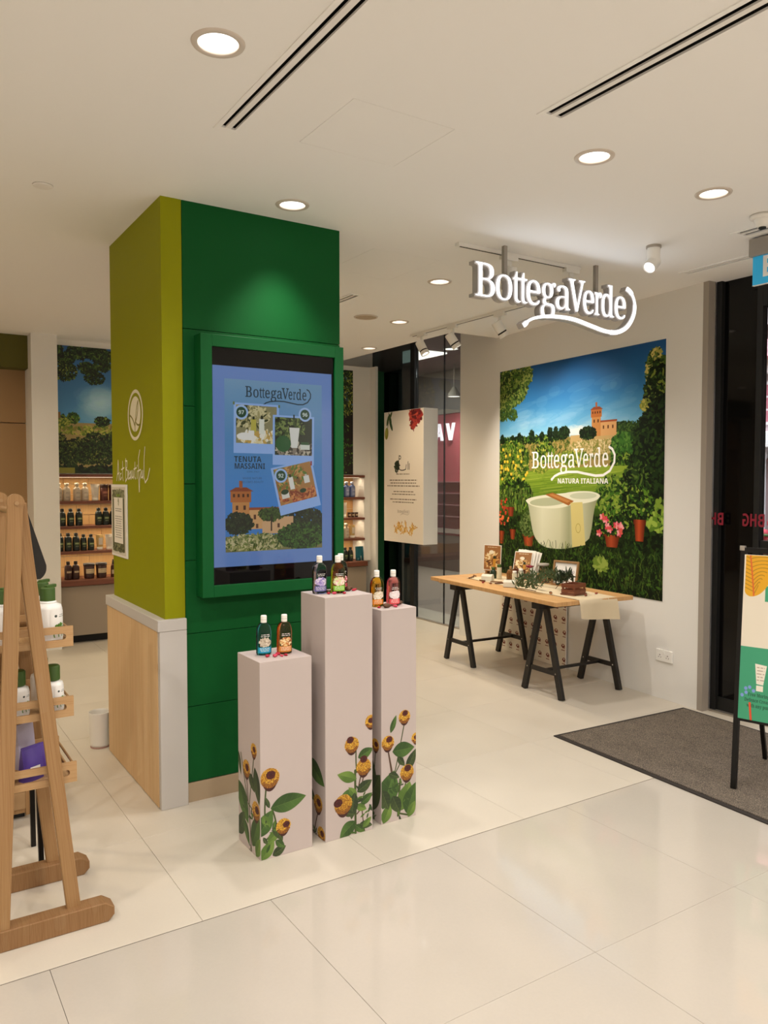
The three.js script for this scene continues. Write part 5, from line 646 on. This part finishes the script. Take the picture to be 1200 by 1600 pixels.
{
  const b = thing('track_light', 'ceiling light track with white spot heads in front of the glass partition', 'track light', [4.18, CEIL, -5.05]);
  mesh('rail', rb(-0.018, 0.018, -0.02, 0, -0.95, 1.0, 0.002), M.plastic, b); mesh('groove', bb(-0.005, 0.005, -0.0212, -0.0195, -0.93, 0.98), M.darkVent, b);
  trackHead(b, 0, -0.78, [0.25, -1, 0.5], true, 2.6); trackHead(b, 0, -0.33, [0.55, -1, 0.35], true, 2.6); trackHead(b, 0, 0.28, [0.6, -1, 0.25], true, 2.6);
  const a = thing('track_light', 'short ceiling light track right behind the hanging letters', 'track light', [3.27, CEIL, -3.54], Math.PI / 2);
  mesh('rail', rb(-0.018, 0.018, -0.02, 0, -0.49, 0.49, 0.002), M.plastic, a); mesh('groove', bb(-0.005, 0.005, -0.0212, -0.0195, -0.47, 0.47), M.darkVent, a);
  trackHead(a, 0, -0.1, [0.3, -1, 0.0], false); trackHead(a, 0, 0.42, [0.3, -1, 0.0], false);
  const s = thing('ceiling_spot', 'white cylinder spotlight on the ceiling next to the hanging sign', 'spotlight', [3.77, CEIL, -2.98]);
  mesh('mount', cyl(0.042, 0.042, 0.014, 0, -0.007, 0, 28), M.silver, s); mesh('stem', cyl(0.036, 0.036, 0.07, 0, -0.049, 0, 28), M.plastic, s);
  const q = new THREE.Quaternion().setFromUnitVectors(new THREE.Vector3(0, -1, 0), new THREE.Vector3(-0.75, -0.66, 0.05).normalize());
  mesh('head', lathe([[0.0001, 0.035], [0.03, 0.03], [0.037, 0.015], [0.037, -0.055], [0.033, -0.055], [0.032, -0.045], [0.0001, -0.045]], 28).applyQuaternion(q).translate(0, -0.095, 0), M.plastic, s); mesh('lens', lathe([[0.0001, -0.05], [0.031, -0.05], [0.031, -0.046], [0.0001, -0.046]], 24).applyQuaternion(q).translate(0, -0.095, 0), M.lens, s);
  const l = new THREE.SpotLight(LAMP, 4, 0, 0.6, 0.6, 2); l.position.set(-0.06, -0.145, 0); l.target.position.set(-0.8, -0.8, 0.05); l.castShadow = true; l.shadow.radius = 1.5; s.add(l, l.target);
  const disc = thing('ceiling_disc', 'small plain white disc on the ceiling before the pillar', 'ceiling disc', [0.662, CEIL, -3.89]); mesh('cover', lathe([[0.0001, -0.007], [0.036, -0.007], [0.043, -0.004], [0.045, 0], [0.0001, 0]], 32), M.whitePaint, disc);
  const sp = thing('ceiling_speaker', 'round flush beige ceiling speaker behind the pillar', 'speaker', [3.41, CEIL, -5.55]); mesh('rim', lathe([[0.088, 0], [0.1, 0], [0.098, -0.006], [0.09, -0.008], [0.088, -0.004]], 40), M.trim, sp); mesh('grille', lathe([[0.0001, -0.004], [0.088, -0.004], [0.088, 0], [0.0001, 0]], 36), std('#b8a68e', 0.8, { bumpMap: rep(fineN, 8), bumpScale: 0.001 }), sp);
  const cc = thing('ceiling_camera', 'white dome camera with black lens on the ceiling above the exit sign', 'camera', [3.8, CEIL, -2.34]); mesh('base', lathe([[0.0001, 0], [0.06, 0], [0.058, -0.018], [0.044, -0.022], [0.0001, -0.022]], 32), M.plastic, cc); mesh('dome', lathe([[0.04, -0.022], [0.04, -0.03], [0.034, -0.05], [0.02, -0.06], [0.0001, -0.062]], 28), M.plastic, cc); mesh('lens', lathe([[0.018, -0.058], [0.018, -0.068], [0.0001, -0.07]], 20), M.dark, cc);
}
{ // exit sign
  const s = thing('exit_sign', 'hanging blue EXIT sign with white letters at the frame edge', 'exit sign', [4.125, CEIL, -2.6]);
  mesh('housing', rb(-0.03, 0.03, -0.105, -0.01, 0, 0.42, 0.003), M.grey, s); mesh('hanger', [bb(-0.01, 0.01, -0.01, 0, 0.05, 0.07), bb(-0.01, 0.01, -0.01, 0, 0.35, 0.37)], M.silver, s);
  mesh('blade', rb(-0.009, 0.009, -0.262, -0.105, 0.012, 0.41, 0.003), std('#0f7fa8', 0.35, { emissive: new THREE.Color(0.01, 0.16, 0.26), emissiveIntensity: 0.9 }), s);
  [...'EXIT'].forEach((ch, i) => { const m = mesh('letter', textFit(ch, sans, ch === 'I' ? 0.02 : 0.062, 0.115, 0.002), M.capWhite, s); m.position.set(-0.0092, -0.225, 0.075 + i * 0.083 - (i === 3 ? 0.035 : 0)); m.rotation.y = -Math.PI / 2; });
  mesh('edge', bb(-0.0095, 0.0095, -0.2645, -0.262, 0.012, 0.41), M.plastic, s);
}
// ---------------------------------------------------------------- trestle table and what stands on it
const TA = -5 * Math.PI / 180, TX = 3.97, TZ = -3.92, TOP = 0.737;
const onTable = (s, t, y = t > 0.19 && t < 0.6 && s < 1.48 ? TOP + 0.0045 : TOP) => { const a = 5 * Math.PI / 180; return [TX + Math.sin(a) * s + Math.cos(a) * t, y, TZ - Math.cos(a) * s + Math.sin(a) * t]; };
{
  const t = thing('trestle_table', 'pine plank table top on black trestles below the garden poster', 'table', [TX, 0, TZ], TA);
  mesh('plank', rb(0, 0.235, 0.705, TOP, -1.69, 0, 0.004, true), M.oak, t); mesh('plank', rb(0.238, 0.49, 0.705, TOP - 0.001, -1.69, 0, 0.004, true), M.oak, t); mesh('plank', rb(0.493, 0.735, 0.705, TOP, -1.69, 0, 0.004, true), M.oak, t); mesh('batten', rb(0.03, 0.7, 0.69, 0.705, -1.6, -1.55, 0.002), M.oak, t);
  [0.3, 1.42].forEach((s, i) => {
    const q = thing('trestle', i ? 'black wooden trestle under the table end by the glass partition' : 'black wooden trestle under the table end by the door', 'trestle', onTable(s, 0.06, 0), TA + (i ? 0.03 : 0.04), 'black trestles');
    mesh('top_bar', rb(0, 0.68, 0.645, 0.689, -0.045, 0.045, 0.003), M.black, q);
    for (const x of [0.075, 0.655]) { for (const sg of [-1, 1]) { mesh('leg', bar([x, 0.0, sg * 0.205], [x, 0.66, sg * 0.03], 0.03, 0.048, 0.003), M.black, q); mesh('bolt', cyl(0.005, 0.005, 0.004, 0, 0, 0, 12).rotateZ(Math.PI / 2).translate(x - 0.0165, 0.185, sg * 0.155), M.chrome, q); } mesh('cross_bar', rb(x - 0.008, x + 0.008, 0.165, 0.2, -0.17, 0.17, 0.002), M.black, q); }
    mesh('stretcher', rb(0.08, 0.65, 0.17, 0.19, -0.012, 0.012, 0.003), M.black, q);
  });
  // runner cloth that falls over the near end
  const pts = []; const g = new THREE.PlaneGeometry(1, 1, 18, 40), p = g.attributes.position;
  for (let i = 0; i < p.count; i++) { const u = p.getX(i) + 0.5, v = p.getY(i) + 0.5, x = 0.21 + 0.36 * u; const L = 1.62 * v - 0.005 * Math.sin(5 * u); if (L > 0.16) p.setXYZ(i, x, TOP + 0.0025 + 0.0012 * Math.sin(17 * u + 9 * v), -(L - 0.16)); else { const d = 0.16 - L, w = 0.006 + 0.012 * d / 0.16 * (1 + Math.sin(7 * u + 1)); p.setXYZ(i, x + 0.06 * d * (u - 0.2), TOP + 0.0025 - d * (0.8 + 0.25 * u), w); } }
  g.computeVertexNormals(); const uv = g.attributes.uv; for (let i = 0; i < uv.count; i++) uv.setXY(i, uv.getX(i) * 0.36, uv.getY(i) * 1.7);
  const rc = M.cloth.clone(); rc.side = THREE.DoubleSide; const c = mesh('runner_cloth', g, rc); c.position.set(TX, 0, TZ); c.rotation.y = TA; tag(c, 'beige linen runner along the table, hanging over its end', 'table runner');
}
{ // small things on the table
  const pic = (kind, seed) => { const [c, g] = canvas(160, 208), r = rng(seed); g.fillStyle = '#9a6a3c'; g.fillRect(0, 0, 160, 208); leafage(g, 80, 130, 70, 70, 130, ['#c79a5c', '#7a4a22', '#e6cf9c', '#5a3418'], 14, r); g.fillStyle = '#efe6d0'; g.beginPath(); g.ellipse(72, 56, 24, 16, 0, 0, 7); g.fill(); g.fillStyle = '#1e2e16'; g.fillRect(92, 88, 20, 24); g.fillStyle = '#c08a30'; g.fillRect(88, 112, 28, 70); leafage(g, 46, 100, 34, 30, 50, ['#f0e0b8', '#b88a4a'], 12, r); greek(g, 30, 12, 100, 1, 14, '#e8d8b8', seed); return tex(c); };
  const card = (name, label, cat, s, t, y, w, h, tilt, turn, map, frame) => { const o = thing(name, label, cat, onTable(s, t, y), TA + turn); const k = new THREE.Group(); k.name = 'card'; k.rotation.order = 'YXZ'; k.rotation.y = -Math.PI / 2; k.rotation.x = -tilt; o.add(k); if (frame) { mesh('frame_side', rb(-w / 2, -w / 2 + frame, 0, h, -0.012, 0.006, 0.002), M.pine, k); mesh('frame_side', rb(w / 2 - frame, w / 2, 0, h, -0.012, 0.006, 0.002), M.pine, k); mesh('frame_rail', rb(-w / 2 + frame, w / 2 - frame, 0, frame, -0.012, 0.006, 0.002), M.pine, k); mesh('frame_rail', rb(-w / 2 + frame, w / 2 - frame, h - frame, h, -0.012, 0.006, 0.002), M.pine, k); } else mesh('board', rb(-w / 2, w / 2, 0, h, -0.004, 0, 0.001), M.paper, k); const f = mesh('print', plane(w - (frame ? frame * 2 : 0.012), h - (frame ? frame * 2 : 0.014)), std('#fff', 0.5, { map }), k); f.position.set(0, h / 2, frame ? -0.006 : 0.0012); if (frame) mesh('backing', bb(-w / 2 + 0.004, w / 2 - 0.004, 0.004, h - 0.004, -0.011, -0.0075), M.paper, k); return o; };
  const c1 = card('photo_card', 'upright product photo card on a small stand at the partition end', 'photo card', 1.6, 0.6, TOP + 0.03, 0.19, 0.235, 0.06, 0.35, pic(0, 81)); mesh('stand', [rb(-0.02, 0.03, -0.03, 0.0, -0.06, -0.04, 0.002), rb(-0.02, 0.03, -0.03, 0.0, 0.04, 0.06, 0.002), rb(-0.024, 0.034, -0.004, 0.002, -0.07, 0.07, 0.001)], M.pine, c1);
  const bk = card('photo_booklet', 'tilted white booklet with a product photo cover', 'booklet', 1.2, 0.62, TOP + 0.024, 0.17, 0.215, 0.3, 0.45, pic(1, 82)); for (let i = 0; i < 3; i++) { const l = mesh('page', rb(-0.085, 0.085, 0, 0.232, -0.003, 0, 0.001), M.paper, bk.children[0]); l.position.set(0.012 + i * 0.012, 0.002, -0.012 - i * 0.012); l.rotation.z = -0.05 * (i + 1); }
  const [fc, fg] = canvas(192, 176); fg.fillStyle = '#f2f0ec'; fg.fillRect(0, 0, 192, 176); fg.fillStyle = '#7a6c84'; logo(fg, 30, 82, 132, '#6c6478', 1.6); greek(fg, 60, 112, 100, 1, 14, '#8a8494', 88);
  card('framed_notice', 'pale wood frame with a white notice leaning by the poster', 'frame', 0.655, 0.63, TOP, 0.235, 0.205, 0.22, 0.3, tex(fc), 0.016);
  // two white folded packs
  const whitePack = (label, s, t, turn) => { const o = thing('folded_pack', label, 'pack', onTable(s, t), turn, 'white folded packs'); const sh = new THREE.Shape([[-0.035, 0], [0.035, 0], [0.028, 0.034], [0.012, 0.05], [-0.012, 0.05], [-0.03, 0.034]].map(([x, y]) => new THREE.Vector2(x, y))); mesh('box', uvm(new THREE.ExtrudeGeometry(sh, { depth: 0.09, bevelEnabled: true, bevelSize: 0.002, bevelThickness: 0.002, bevelSegments: 1 }).translate(0, 0.002, -0.045)), std('#dcd8c8', 0.6), o); mesh('label', bb(-0.008, 0.008, 0.0545, 0.0555, -0.03, 0.03), std('#4a4a40', 0.6), o); return o; };
  whitePack('white folded soap pack nearer the partition', 1.2, 0.27, 0.5); whitePack('white folded soap pack nearer the greenery', 0.8, 0.2, 0.7);
  // jars and flasks
  const jar = (name, label, cat, s, t, pts, mat, cap, capPts) => { const o = thing(name, label, cat, onTable(s, t), 0, 'vials and jars on the trestle table'); mesh('body', lathe(pts, 22), mat, o); if (capPts) mesh('cap', lathe(capPts, 18), cap, o); return o; };
  const amberGlass = phys({ color: '#c88a4a', roughness: 0.1, transmission: 0.7, thickness: 0.02, attenuationColor: new THREE.Color('#b8702a'), attenuationDistance: 0.03 });
  jar('perfume_flask', 'amber perfume flask in the middle of the bottle cluster', 'flask', 1.08, 0.42, [[0.0001, 0], [0.03, 0], [0.034, 0.006], [0.034, 0.07], [0.024, 0.09], [0.01, 0.1], [0.0001, 0.1]], amberGlass, M.tan, [[0.0001, 0.1], [0.011, 0.1], [0.011, 0.125], [0.0001, 0.126]]);
  jar('lotion_vial', 'slim cream vial with dark foot beside the wooden box', 'vial', 1.24, 0.42, [[0.0001, 0], [0.02, 0], [0.021, 0.004], [0.021, 0.1], [0.0001, 0.1]], std('#d8ceb0', 0.4), M.capGreen, [[0.0001, 0.1], [0.018, 0.1], [0.018, 0.125], [0.0001, 0.125]]);
  jar('green_bottle', 'small dark green bottle beside the first white pack', 'bottle', 1.3, 0.4, [[0.0001, 0], [0.026, 0], [0.028, 0.006], [0.026, 0.06], [0.014, 0.075], [0.0001, 0.076]], std('#1f3520', 0.3), M.capGreen, [[0.0001, 0.076], [0.014, 0.076], [0.014, 0.095], [0.0001, 0.096]]);
  jar('lotion_vial', 'cream vial with printed band before the red flower', 'vial', 0.92, 0.34, [[0.0001, 0], [0.02, 0], [0.021, 0.004], [0.021, 0.085], [0.0001, 0.085]], std('#d4ccb2', 0.4), M.capWhite, [[0.0001, 0.085], [0.017, 0.085], [0.017, 0.105], [0.0001, 0.105]]);
  jar('lotion_vial', 'pale grey vial close behind the banded one', 'vial', 0.94, 0.42, [[0.0001, 0], [0.022, 0], [0.023, 0.004], [0.023, 0.095], [0.0001, 0.095]], std('#c0bca6', 0.4), M.capWhite, [[0.0001, 0.095], [0.018, 0.095], [0.018, 0.118], [0.0001, 0.118]]);
  const gj = jar('glass_jar', 'lidded clear glass jar holding dried slices beside the framed notice', 'jar', 0.9, 0.62, [[0.0001, 0], [0.05, 0], [0.054, 0.006], [0.054, 0.13], [0.046, 0.145], [0.0425, 0.145], [0.05, 0.128], [0.05, 0.01], [0.0001, 0.006]], M.clearGlass, M.grey, [[0.0001, 0.142], [0.048, 0.142], [0.05, 0.146], [0.05, 0.16], [0.0001, 0.163]]);
  for (let i = 0; i < 4; i++) mesh('dried_slice', new THREE.TorusGeometry(0.024, 0.011, 8, 20).rotateX(Math.PI / 2 + 0.3 * (i % 2 ? 1 : -1)).translate(0.006 * (i % 2 ? 1 : -1), 0.028 + i * 0.026, 0), std('#b89a68', 0.8), gj);
  const wb = thing('open_wooden_box', 'small brown open wooden box among the vials', 'box', onTable(1.13, 0.52), TA + 0.2); mesh('side', rb(-0.06, 0.06, 0, 0.085, -0.05, -0.044, 0.001), M.redwood, wb); mesh('side', rb(-0.06, 0.06, 0, 0.085, 0.044, 0.05, 0.001), M.redwood, wb); mesh('side', rb(-0.06, -0.054, 0, 0.085, -0.044, 0.044, 0.001), M.redwood, wb); mesh('side', rb(0.054, 0.06, 0, 0.085, -0.044, 0.044, 0.001), M.redwood, wb); mesh('floor_board', bb(-0.054, 0.054, 0.001, 0.008, -0.044, 0.044), M.redwood, wb);
  // small red-brown crate
  const cr = thing('small_crate', 'little red-brown slatted crate near the table end', 'crate', onTable(0.24, 0.37), TA + 0.25);
  for (const sg of [-1, 1]) for (let i = 0; i < 2; i++) { mesh('slat', rb(-0.075, 0.075, 0.012 + i * 0.042, 0.04 + i * 0.042, sg * 0.055 - 0.003, sg * 0.055 + 0.003, 0.001), M.redwood, cr); mesh('slat', rb(sg * 0.072 - 0.003, sg * 0.072 + 0.003, 0.012 + i * 0.042, 0.04 + i * 0.042, -0.052, 0.052, 0.001), M.redwood, cr); }
  for (const a of [-1, 1]) for (const b of [-1, 1]) mesh('post', rb(a * 0.066 - 0.006, a * 0.066 + 0.006, 0.008, 0.084, b * 0.049 - 0.006, b * 0.049 + 0.006, 0.001), M.redwood, cr); mesh('base_board', rb(-0.082, 0.082, 0, 0.009, -0.062, 0.062, 0.001), M.redwood, cr);
  // olive branches
  const leafG = (() => { const s = new THREE.Shape(); s.moveTo(0, 0); s.quadraticCurveTo(0.007, 0.018, 0, 0.046); s.quadraticCurveTo(-0.007, 0.018, 0, 0); const g = new THREE.ExtrudeGeometry(s, { depth: 0.0008, bevelEnabled: false, curveSegments: 5 }); return g; })();
  const branch = (label, s0, t0, s1, t1, lift, seed, dark) => { const r = rng(seed), A = new THREE.Vector3(...onTable(s0, t0)), Bv = new THREE.Vector3(...onTable(s1, t1)).sub(A), o = thing('olive_branch', label, 'branch', A.toArray(), 0, 'olive branches on the table'); const L = []; const mid = Bv.clone().multiplyScalar(0.5).add(new THREE.Vector3(0, lift, 0)); const cv = new THREE.QuadraticBezierCurve3(new THREE.Vector3(0, 0.008, 0), mid, Bv.clone().setY(0.012 + lift * 0.3)); mesh('twig', new THREE.TubeGeometry(cv, 14, 0.0028, 6), M.twig, o); for (let i = 0; i < 72; i++) { const p = cv.getPoint(r()), q = new THREE.Quaternion().setFromEuler(new THREE.Euler(r() * 2.2 - 0.5, r() * 6.28, (r() - 0.5) * 2.0)); L.push(leafG.clone().scale(1.7, 0.8 + 0.7 * r(), 1).applyQuaternion(q).translate(p.x, Math.max(0.012, p.y + 0.006 + 0.05 * r()), p.z)); } const m = mesh('leaves', L, dark ? M.leafDark : M.leafGreen, o); m.userData.kind = 'stuff'; m.geometry.computeBoundingBox(); const low = m.geometry.boundingBox.min.y; if (low < 0.001) m.position.y += 0.001 - low; return o; };
  branch('grey-green olive branch beside the second white pack', 0.84, 0.3, 0.5, 0.28, 0.05, 91); branch('grey-green olive branch in front of the glass jar', 0.86, 0.42, 0.5, 0.45, 0.09, 92); branch('olive branch lying lowest along the runner', 0.7, 0.17, 0.42, 0.16, 0.02, 93); branch('dark leafy sprig rising beside the small crate', 0.48, 0.4, 0.34, 0.46, 0.12, 94, true); branch('olive branch behind the other sprigs', 0.8, 0.53, 0.56, 0.55, 0.09, 95);
  // succulent sprig with upright leaves by the frame, red flower
  const up = thing('upright_sprig', 'dark sprig with thick upright leaves before the framed notice', 'plant', onTable(0.47, 0.5)); for (let i = 0; i < 8; i++) { const a = i * 0.8, g = new THREE.SphereGeometry(1, 10, 8).scale(0.009, 0.05, 0.005).translate(0, 0.05, 0).rotateZ(0.25 + 0.45 * ((i * 37) % 10) / 10).rotateY(a).translate(0, 0.05 + 0.02 * (i % 3), 0); mesh('leaf', g, M.leafDark, up); } mesh('stem', cyl(0.005, 0.006, 0.09, 0, 0.045, 0, 8), M.twig, up);
  const fl = thing('red_flower', 'crimson paper flower among the vials', 'flower', onTable(1.0, 0.56)); mesh('stem', cyl(0.003, 0.003, 0.11, 0, 0.055, 0, 8), M.twig, fl); for (let i = 0; i < 9; i++) mesh('flower_petal', new THREE.SphereGeometry(1, 10, 6).scale(0.018, 0.006, 0.011).translate(0.02, 0, 0).rotateZ(0.4).rotateY(i * 0.698).translate(0, 0.112 + 0.006 * (i % 2), 0), std('#8f2038', 0.7), fl);
  // scattered bark, cones and petals
  const bits = [['short twig before the first white pack', 1.18, 0.2, 0.07], ['bark stick beside the vials', 1.05, 0.25, 0.1], ['cinnamon stick next to the second white pack', 0.97, 0.22, 0.08], ['thin stick along the far plank', 1.4, 0.24, 0.12], ['short stick before the photo card', 1.48, 0.33, 0.06]];
  bits.forEach(([label, s, t, l], i) => { const m = mesh('dry_stick', cyl(0.006, 0.005, l, 0, 0, 0, 9).rotateX(Math.PI / 2), std(['#6a4426', '#7c5634', '#5a3018'][i % 3], 0.8)); m.position.set(...onTable(s, t, TOP + 0.0105)); m.rotation.y = i * 0.7; tag(m, label, 'stick', 'dry sticks on the table'); });
  [['dark red dried petal at the front plank', 1.07, 0.13, '#8a1c20'], ['brown dried bud before the sticks', 0.99, 0.15, '#6a3a20'], ['brown dried bud beside the crate', 0.12, 0.38, '#7a3a24'], ['red-brown dried bud near the runner edge', 0.16, 0.52, '#8a3a2a'], ['small dark bud before the crate', 0.36, 0.25, '#5a3420'], ['tan dried bud before the crate', 0.32, 0.22, '#a06a3a']].forEach(([label, s, t, col]) => { const m = mesh('dried_bud', new THREE.DodecahedronGeometry(0.011, 1).scale(1.2, 0.6, 1), std(col, 0.8)); m.position.set(...onTable(s, t, TOP + 0.0115)); tag(m, label, 'dried bud', 'dried buds on the table'); });
}
// ---------------------------------------------------------------- entrance on the far side: dark glass, doors, mat, sign
{
  const d = thing('door_1', 'black framed glass entrance with a dark fixed pane and red letters', 'door', [WX, 0, WZ], 0, null, 'structure');
  mesh('post', rb(0.07, 0.16, 0, CEIL, 0.05, 0.09, 0.002), M.dark, d); mesh('dark_pane', bb(0.108, 0.12, 0.1, CEIL, 0.09, 0.335), M.blackGlass, d); mesh('rail', rb(0.09, 0.14, 0, 0.1, 0.09, 0.335, 0.002), M.dark, d); mesh('post', rb(0.085, 0.145, 0, CEIL, 0.335, 0.375, 0.002), M.dark, d); mesh('post', rb(0.085, 0.145, 0, CEIL, 1.74, 1.79, 0.002), M.dark, d);
  mesh('transom', rb(0.085, 0.145, 2.72, CEIL, 0.375, 1.74, 0.002), M.dark, d); mesh('door_rail', rb(0.1, 0.14, 1.14, 1.2, 0.376, 1.739, 0.002), M.dark, d); mesh('pane', bb(0.113, 0.12, 1.2, 2.72, 0.376, 1.739), phys({ color: '#f4f4f4', roughness: 0.02, transmission: 1, thickness: 0, ior: 1.45 }), d); mesh('pane', bb(0.113, 0.12, 0.06, 1.14, 0.376, 1.739), phys({ color: '#f4f4f4', roughness: 0.02, transmission: 1, thickness: 0, ior: 1.45 }), d); mesh('threshold', bb(0.05, 0.16, 0, 0.012, 0.05, 1.74), M.silver, d); mesh('door_rail', rb(0.1, 0.14, 0.013, 0.06, 0.376, 1.739, 0.002), M.dark, d);
  const red = std('#8c1c30', 0.5), put = (z, s) => [...'BHG'].forEach((ch, i) => { const m = mesh('letter', textFit(ch, sans, 0.045, 0.085, 0.001), red, d); m.rotation.y = Math.PI / 2; m.position.set(s, 1.29, z - i * 0.055); });
  put(0.132, 0.0665); put(0.416, 0.083);
}
{ // house front across the passage
  const f = thing('house_front', 'pale pink house front with white columns seen through the entrance', 'house front', [9.6, 0, -5.9]);
  mesh('wall', bb(0, 0.2, 0, 3.5, -2.6, 6), std('#c8b4b8', 0.8), f); mesh('cornice', rb(-0.25, 0, 2.95, 3.1, -2.6, 6, 0.01), M.whiteTrim, f); mesh('awning', bb(-0.5, 0, 3.1, 3.3, -2.6, 6), M.pinkWall, f); mesh('lintel', rb(-0.3, 0, 2.0, 2.2, -2.6, 6, 0.01), M.whiteTrim, f);
  for (let i = 0; i < 5; i++) { const z = -0.05 + i * 1.3; mesh('column', lathe([[0.11, 0], [0.11, 0.1], [0.075, 0.14], [0.065, 1.85], [0.1, 1.9], [0.1, 2.0]], 20).translate(-0.2, 0, z + 0.2), M.whiteTrim, f); const w = mesh('window', rb(-0.03, 0, 2.3, 2.85, z + 0.02, z + 0.42, 0.004), M.whiteTrim, f); for (let a = 0; a < 2; a++) for (let b = 0; b < 3; b++) mesh('pane', bb(-0.036, -0.031, 2.34 + b * 0.165, 2.48 + b * 0.165, z + 0.06 + a * 0.17, z + 0.2 + a * 0.17), std('#c07a88', 0.3), w); const g = mesh('shutter', rb(-0.03, 0, 0.9, 1.9, z + 0.35, z + 0.85, 0.004), M.paleBlue, f); }
  const pl = thing('planter', 'leafy planter with pink flowers outside the entrance', 'planter', [9.0, 0, -5.55]); mesh('trough', rb(-0.2, 0.2, 0, 0.5, -0.9, 1.4, 0.02), M.whiteTrim, pl); const r = rng(5), L = []; for (let i = 0; i < 500; i++) L.push(new THREE.SphereGeometry(0.05, 5, 4).scale(1, 0.35, 0.6).rotateX(r() * 3).rotateY(r() * 6).translate((r() - 0.5) * 0.4, 0.55 + 0.6 * r() * r(), -0.9 + 2.3 * r())); const lv = mesh('leaves', L, std('#5c7a4c', 0.7), pl); lv.userData.kind = 'stuff'; const Fw = []; for (let i = 0; i < 90; i++) Fw.push(new THREE.SphereGeometry(0.06, 6, 5).translate((r() - 0.7) * 0.4, 0.6 + 0.5 * r(), -0.9 + 2.3 * r())); const fl = mesh('flowers', Fw, std('#d85a6a', 0.7), pl); fl.userData.kind = 'stuff';
  const sk = thing('added_skylight', 'added ceiling light panel standing for daylight over the passage outside the entrance', 'light panel', [8.4, 3.49, -4.6]); mesh('panel', bb(-0.6, 0.6, -0.03, 0, -1.6, 1.6), std('#fff', 0.5, { emissive: new THREE.Color(0.9, 0.95, 1), emissiveIntensity: 2 }), sk); const l = new THREE.RectAreaLight(new THREE.Color(0.9, 0.95, 1), 9, 1.2, 3.2); l.position.set(0, -0.035, 0); l.rotation.x = -Math.PI / 2; sk.add(l);  // last: added panel lighting the facade in place of daylight
}
{
  const m = thing('door_mat', 'grey speckled entrance mat with dark rubber edge', 'door mat', [3.5, 0, -3.47], -0.05);
  mesh('pile', bb(0.03, 1.17, 0.0, 0.011, 0.03, 2.0), M.mat, m); const e = (a, b, c, d) => rb(a, b, 0, 0.007, c, d, 0.003); mesh('rubber_edge', [e(0, 0.034, 0, 2.03), e(1.166, 1.2, 0, 2.03), e(0.034, 1.166, 0, 0.034), e(0.034, 1.166, 1.996, 2.03)], M.rubber, m);
}
{ // board on black legs at the frame edge
  const W = 512, H = 640, [c, g] = canvas(W, H), r = rng(71); g.fillStyle = '#e6dcc8'; g.fillRect(0, 0, W, H); g.fillStyle = '#3f9c74'; g.fillRect(0, 358, W, H - 358); g.fillRect(90, 118, 340, 60);
  g.fillStyle = '#e0a51c'; g.beginPath(); g.moveTo(6, 2); g.lineTo(210, 2); g.bezierCurveTo(200, 60, 150, 80, 112, 86); g.bezierCurveTo(96, 130, 66, 166, 26, 162); g.bezierCurveTo(14, 158, 6, 150, 6, 140); g.fill();
  g.strokeStyle = '#a87a16'; g.lineWidth = 3; for (let i = 0; i < 9; i++) { g.beginPath(); g.moveTo(30 + i * 2, 14 + i * 17); g.quadraticCurveTo(66, 2 + i * 13, 130 - i * 9, 10 + i * 14); g.stroke(); g.beginPath(); g.moveTo(30 + i * 2, 16 + i * 16); g.lineTo(7, 8 + i * 15); g.stroke(); }
  g.strokeStyle = '#d8642c'; g.lineWidth = 6; g.beginPath(); g.moveTo(24, 2); g.quadraticCurveTo(36, 80, 44, 160); g.stroke();
  g.fillStyle = '#ece4d4'; g.beginPath(); g.moveTo(62, 420); g.lineTo(110, 424); g.lineTo(98, 500); g.lineTo(70, 498); g.fill(); g.fillRect(70, 503, 28, 22); greek(g, 68, 432, 36, 5, 12, '#b8a898', 22);
  g.fillStyle = '#10402c'; g.font = 'bold 18px serif'; for (const [t, x, y] of [['Free Moringa Face', 38, 548], ['Defence Cream 30ml', 24, 569], ['with any purchase', 34, 590]]) { g.save(); g.translate(x, y); g.scale(0.78, 1); g.fillText(t, 0, 0); g.restore(); }
  for (const [x, y] of [[28, 520], [44, 514], [60, 526], [14, 548], [30, 536]]) { g.fillStyle = '#7f9ad8'; g.beginPath(); g.arc(x, y, 7, 0, 7); g.fill(); } g.strokeStyle = '#d8502c'; g.lineWidth = 9; g.beginPath(); g.moveTo(46, 572); g.lineTo(54, 640); g.stroke();
  const s = thing('floor_sign', 'green and cream promotion board on black legs standing on the mat', 'floor sign', [3.662, 0.011, -2.365], 0.28);
  const lean = 0.082, K = new THREE.Group(); K.name = 'front_frame'; K.rotation.z = -lean; s.add(K);
  const WD = 0.64, z0 = 0;
  for (const z of [0.012, WD - 0.012]) mesh('leg', rb(-0.012, 0.012, 0, 1.24, z - 0.014, z + 0.014, 0.002), M.blackMetal, K); mesh('top_bar', rb(-0.012, 0.012, 1.215, 1.243, 0.026, WD - 0.026, 0.002), M.blackMetal, K); mesh('bottom_bar', rb(-0.012, 0.012, 0.352, 0.37, 0.026, WD - 0.026, 0.002), M.blackMetal, K);
  mesh('board', bb(-0.008, 0.004, 0.37, 1.205, 0.026, WD - 0.026), M.paper, K); const f = mesh('print', plane(WD - 0.04, 0.84), std('#fff', 0.5, { map: tex(c) }), K); f.position.set(-0.0125, 0.786, WD / 2); f.rotation.y = -Math.PI / 2;
  for (const z of [0.012, WD - 0.012]) mesh('rear_leg', bar([0.56, 0.005, z], [0.12, 1.2, z], 0.022, 0.022, 0.002), M.blackMetal, s);
  for (const z of [0.012, WD - 0.012]) mesh('corner_clip', rb(-0.016, 0.014, 1.225, 1.25, z - 0.018, z + 0.006, 0.002), M.silver, K);
}
scene.traverse((o) => { if (o.isMesh) o.castShadow = o.receiveShadow = true; });
renderer.render(scene, camera);
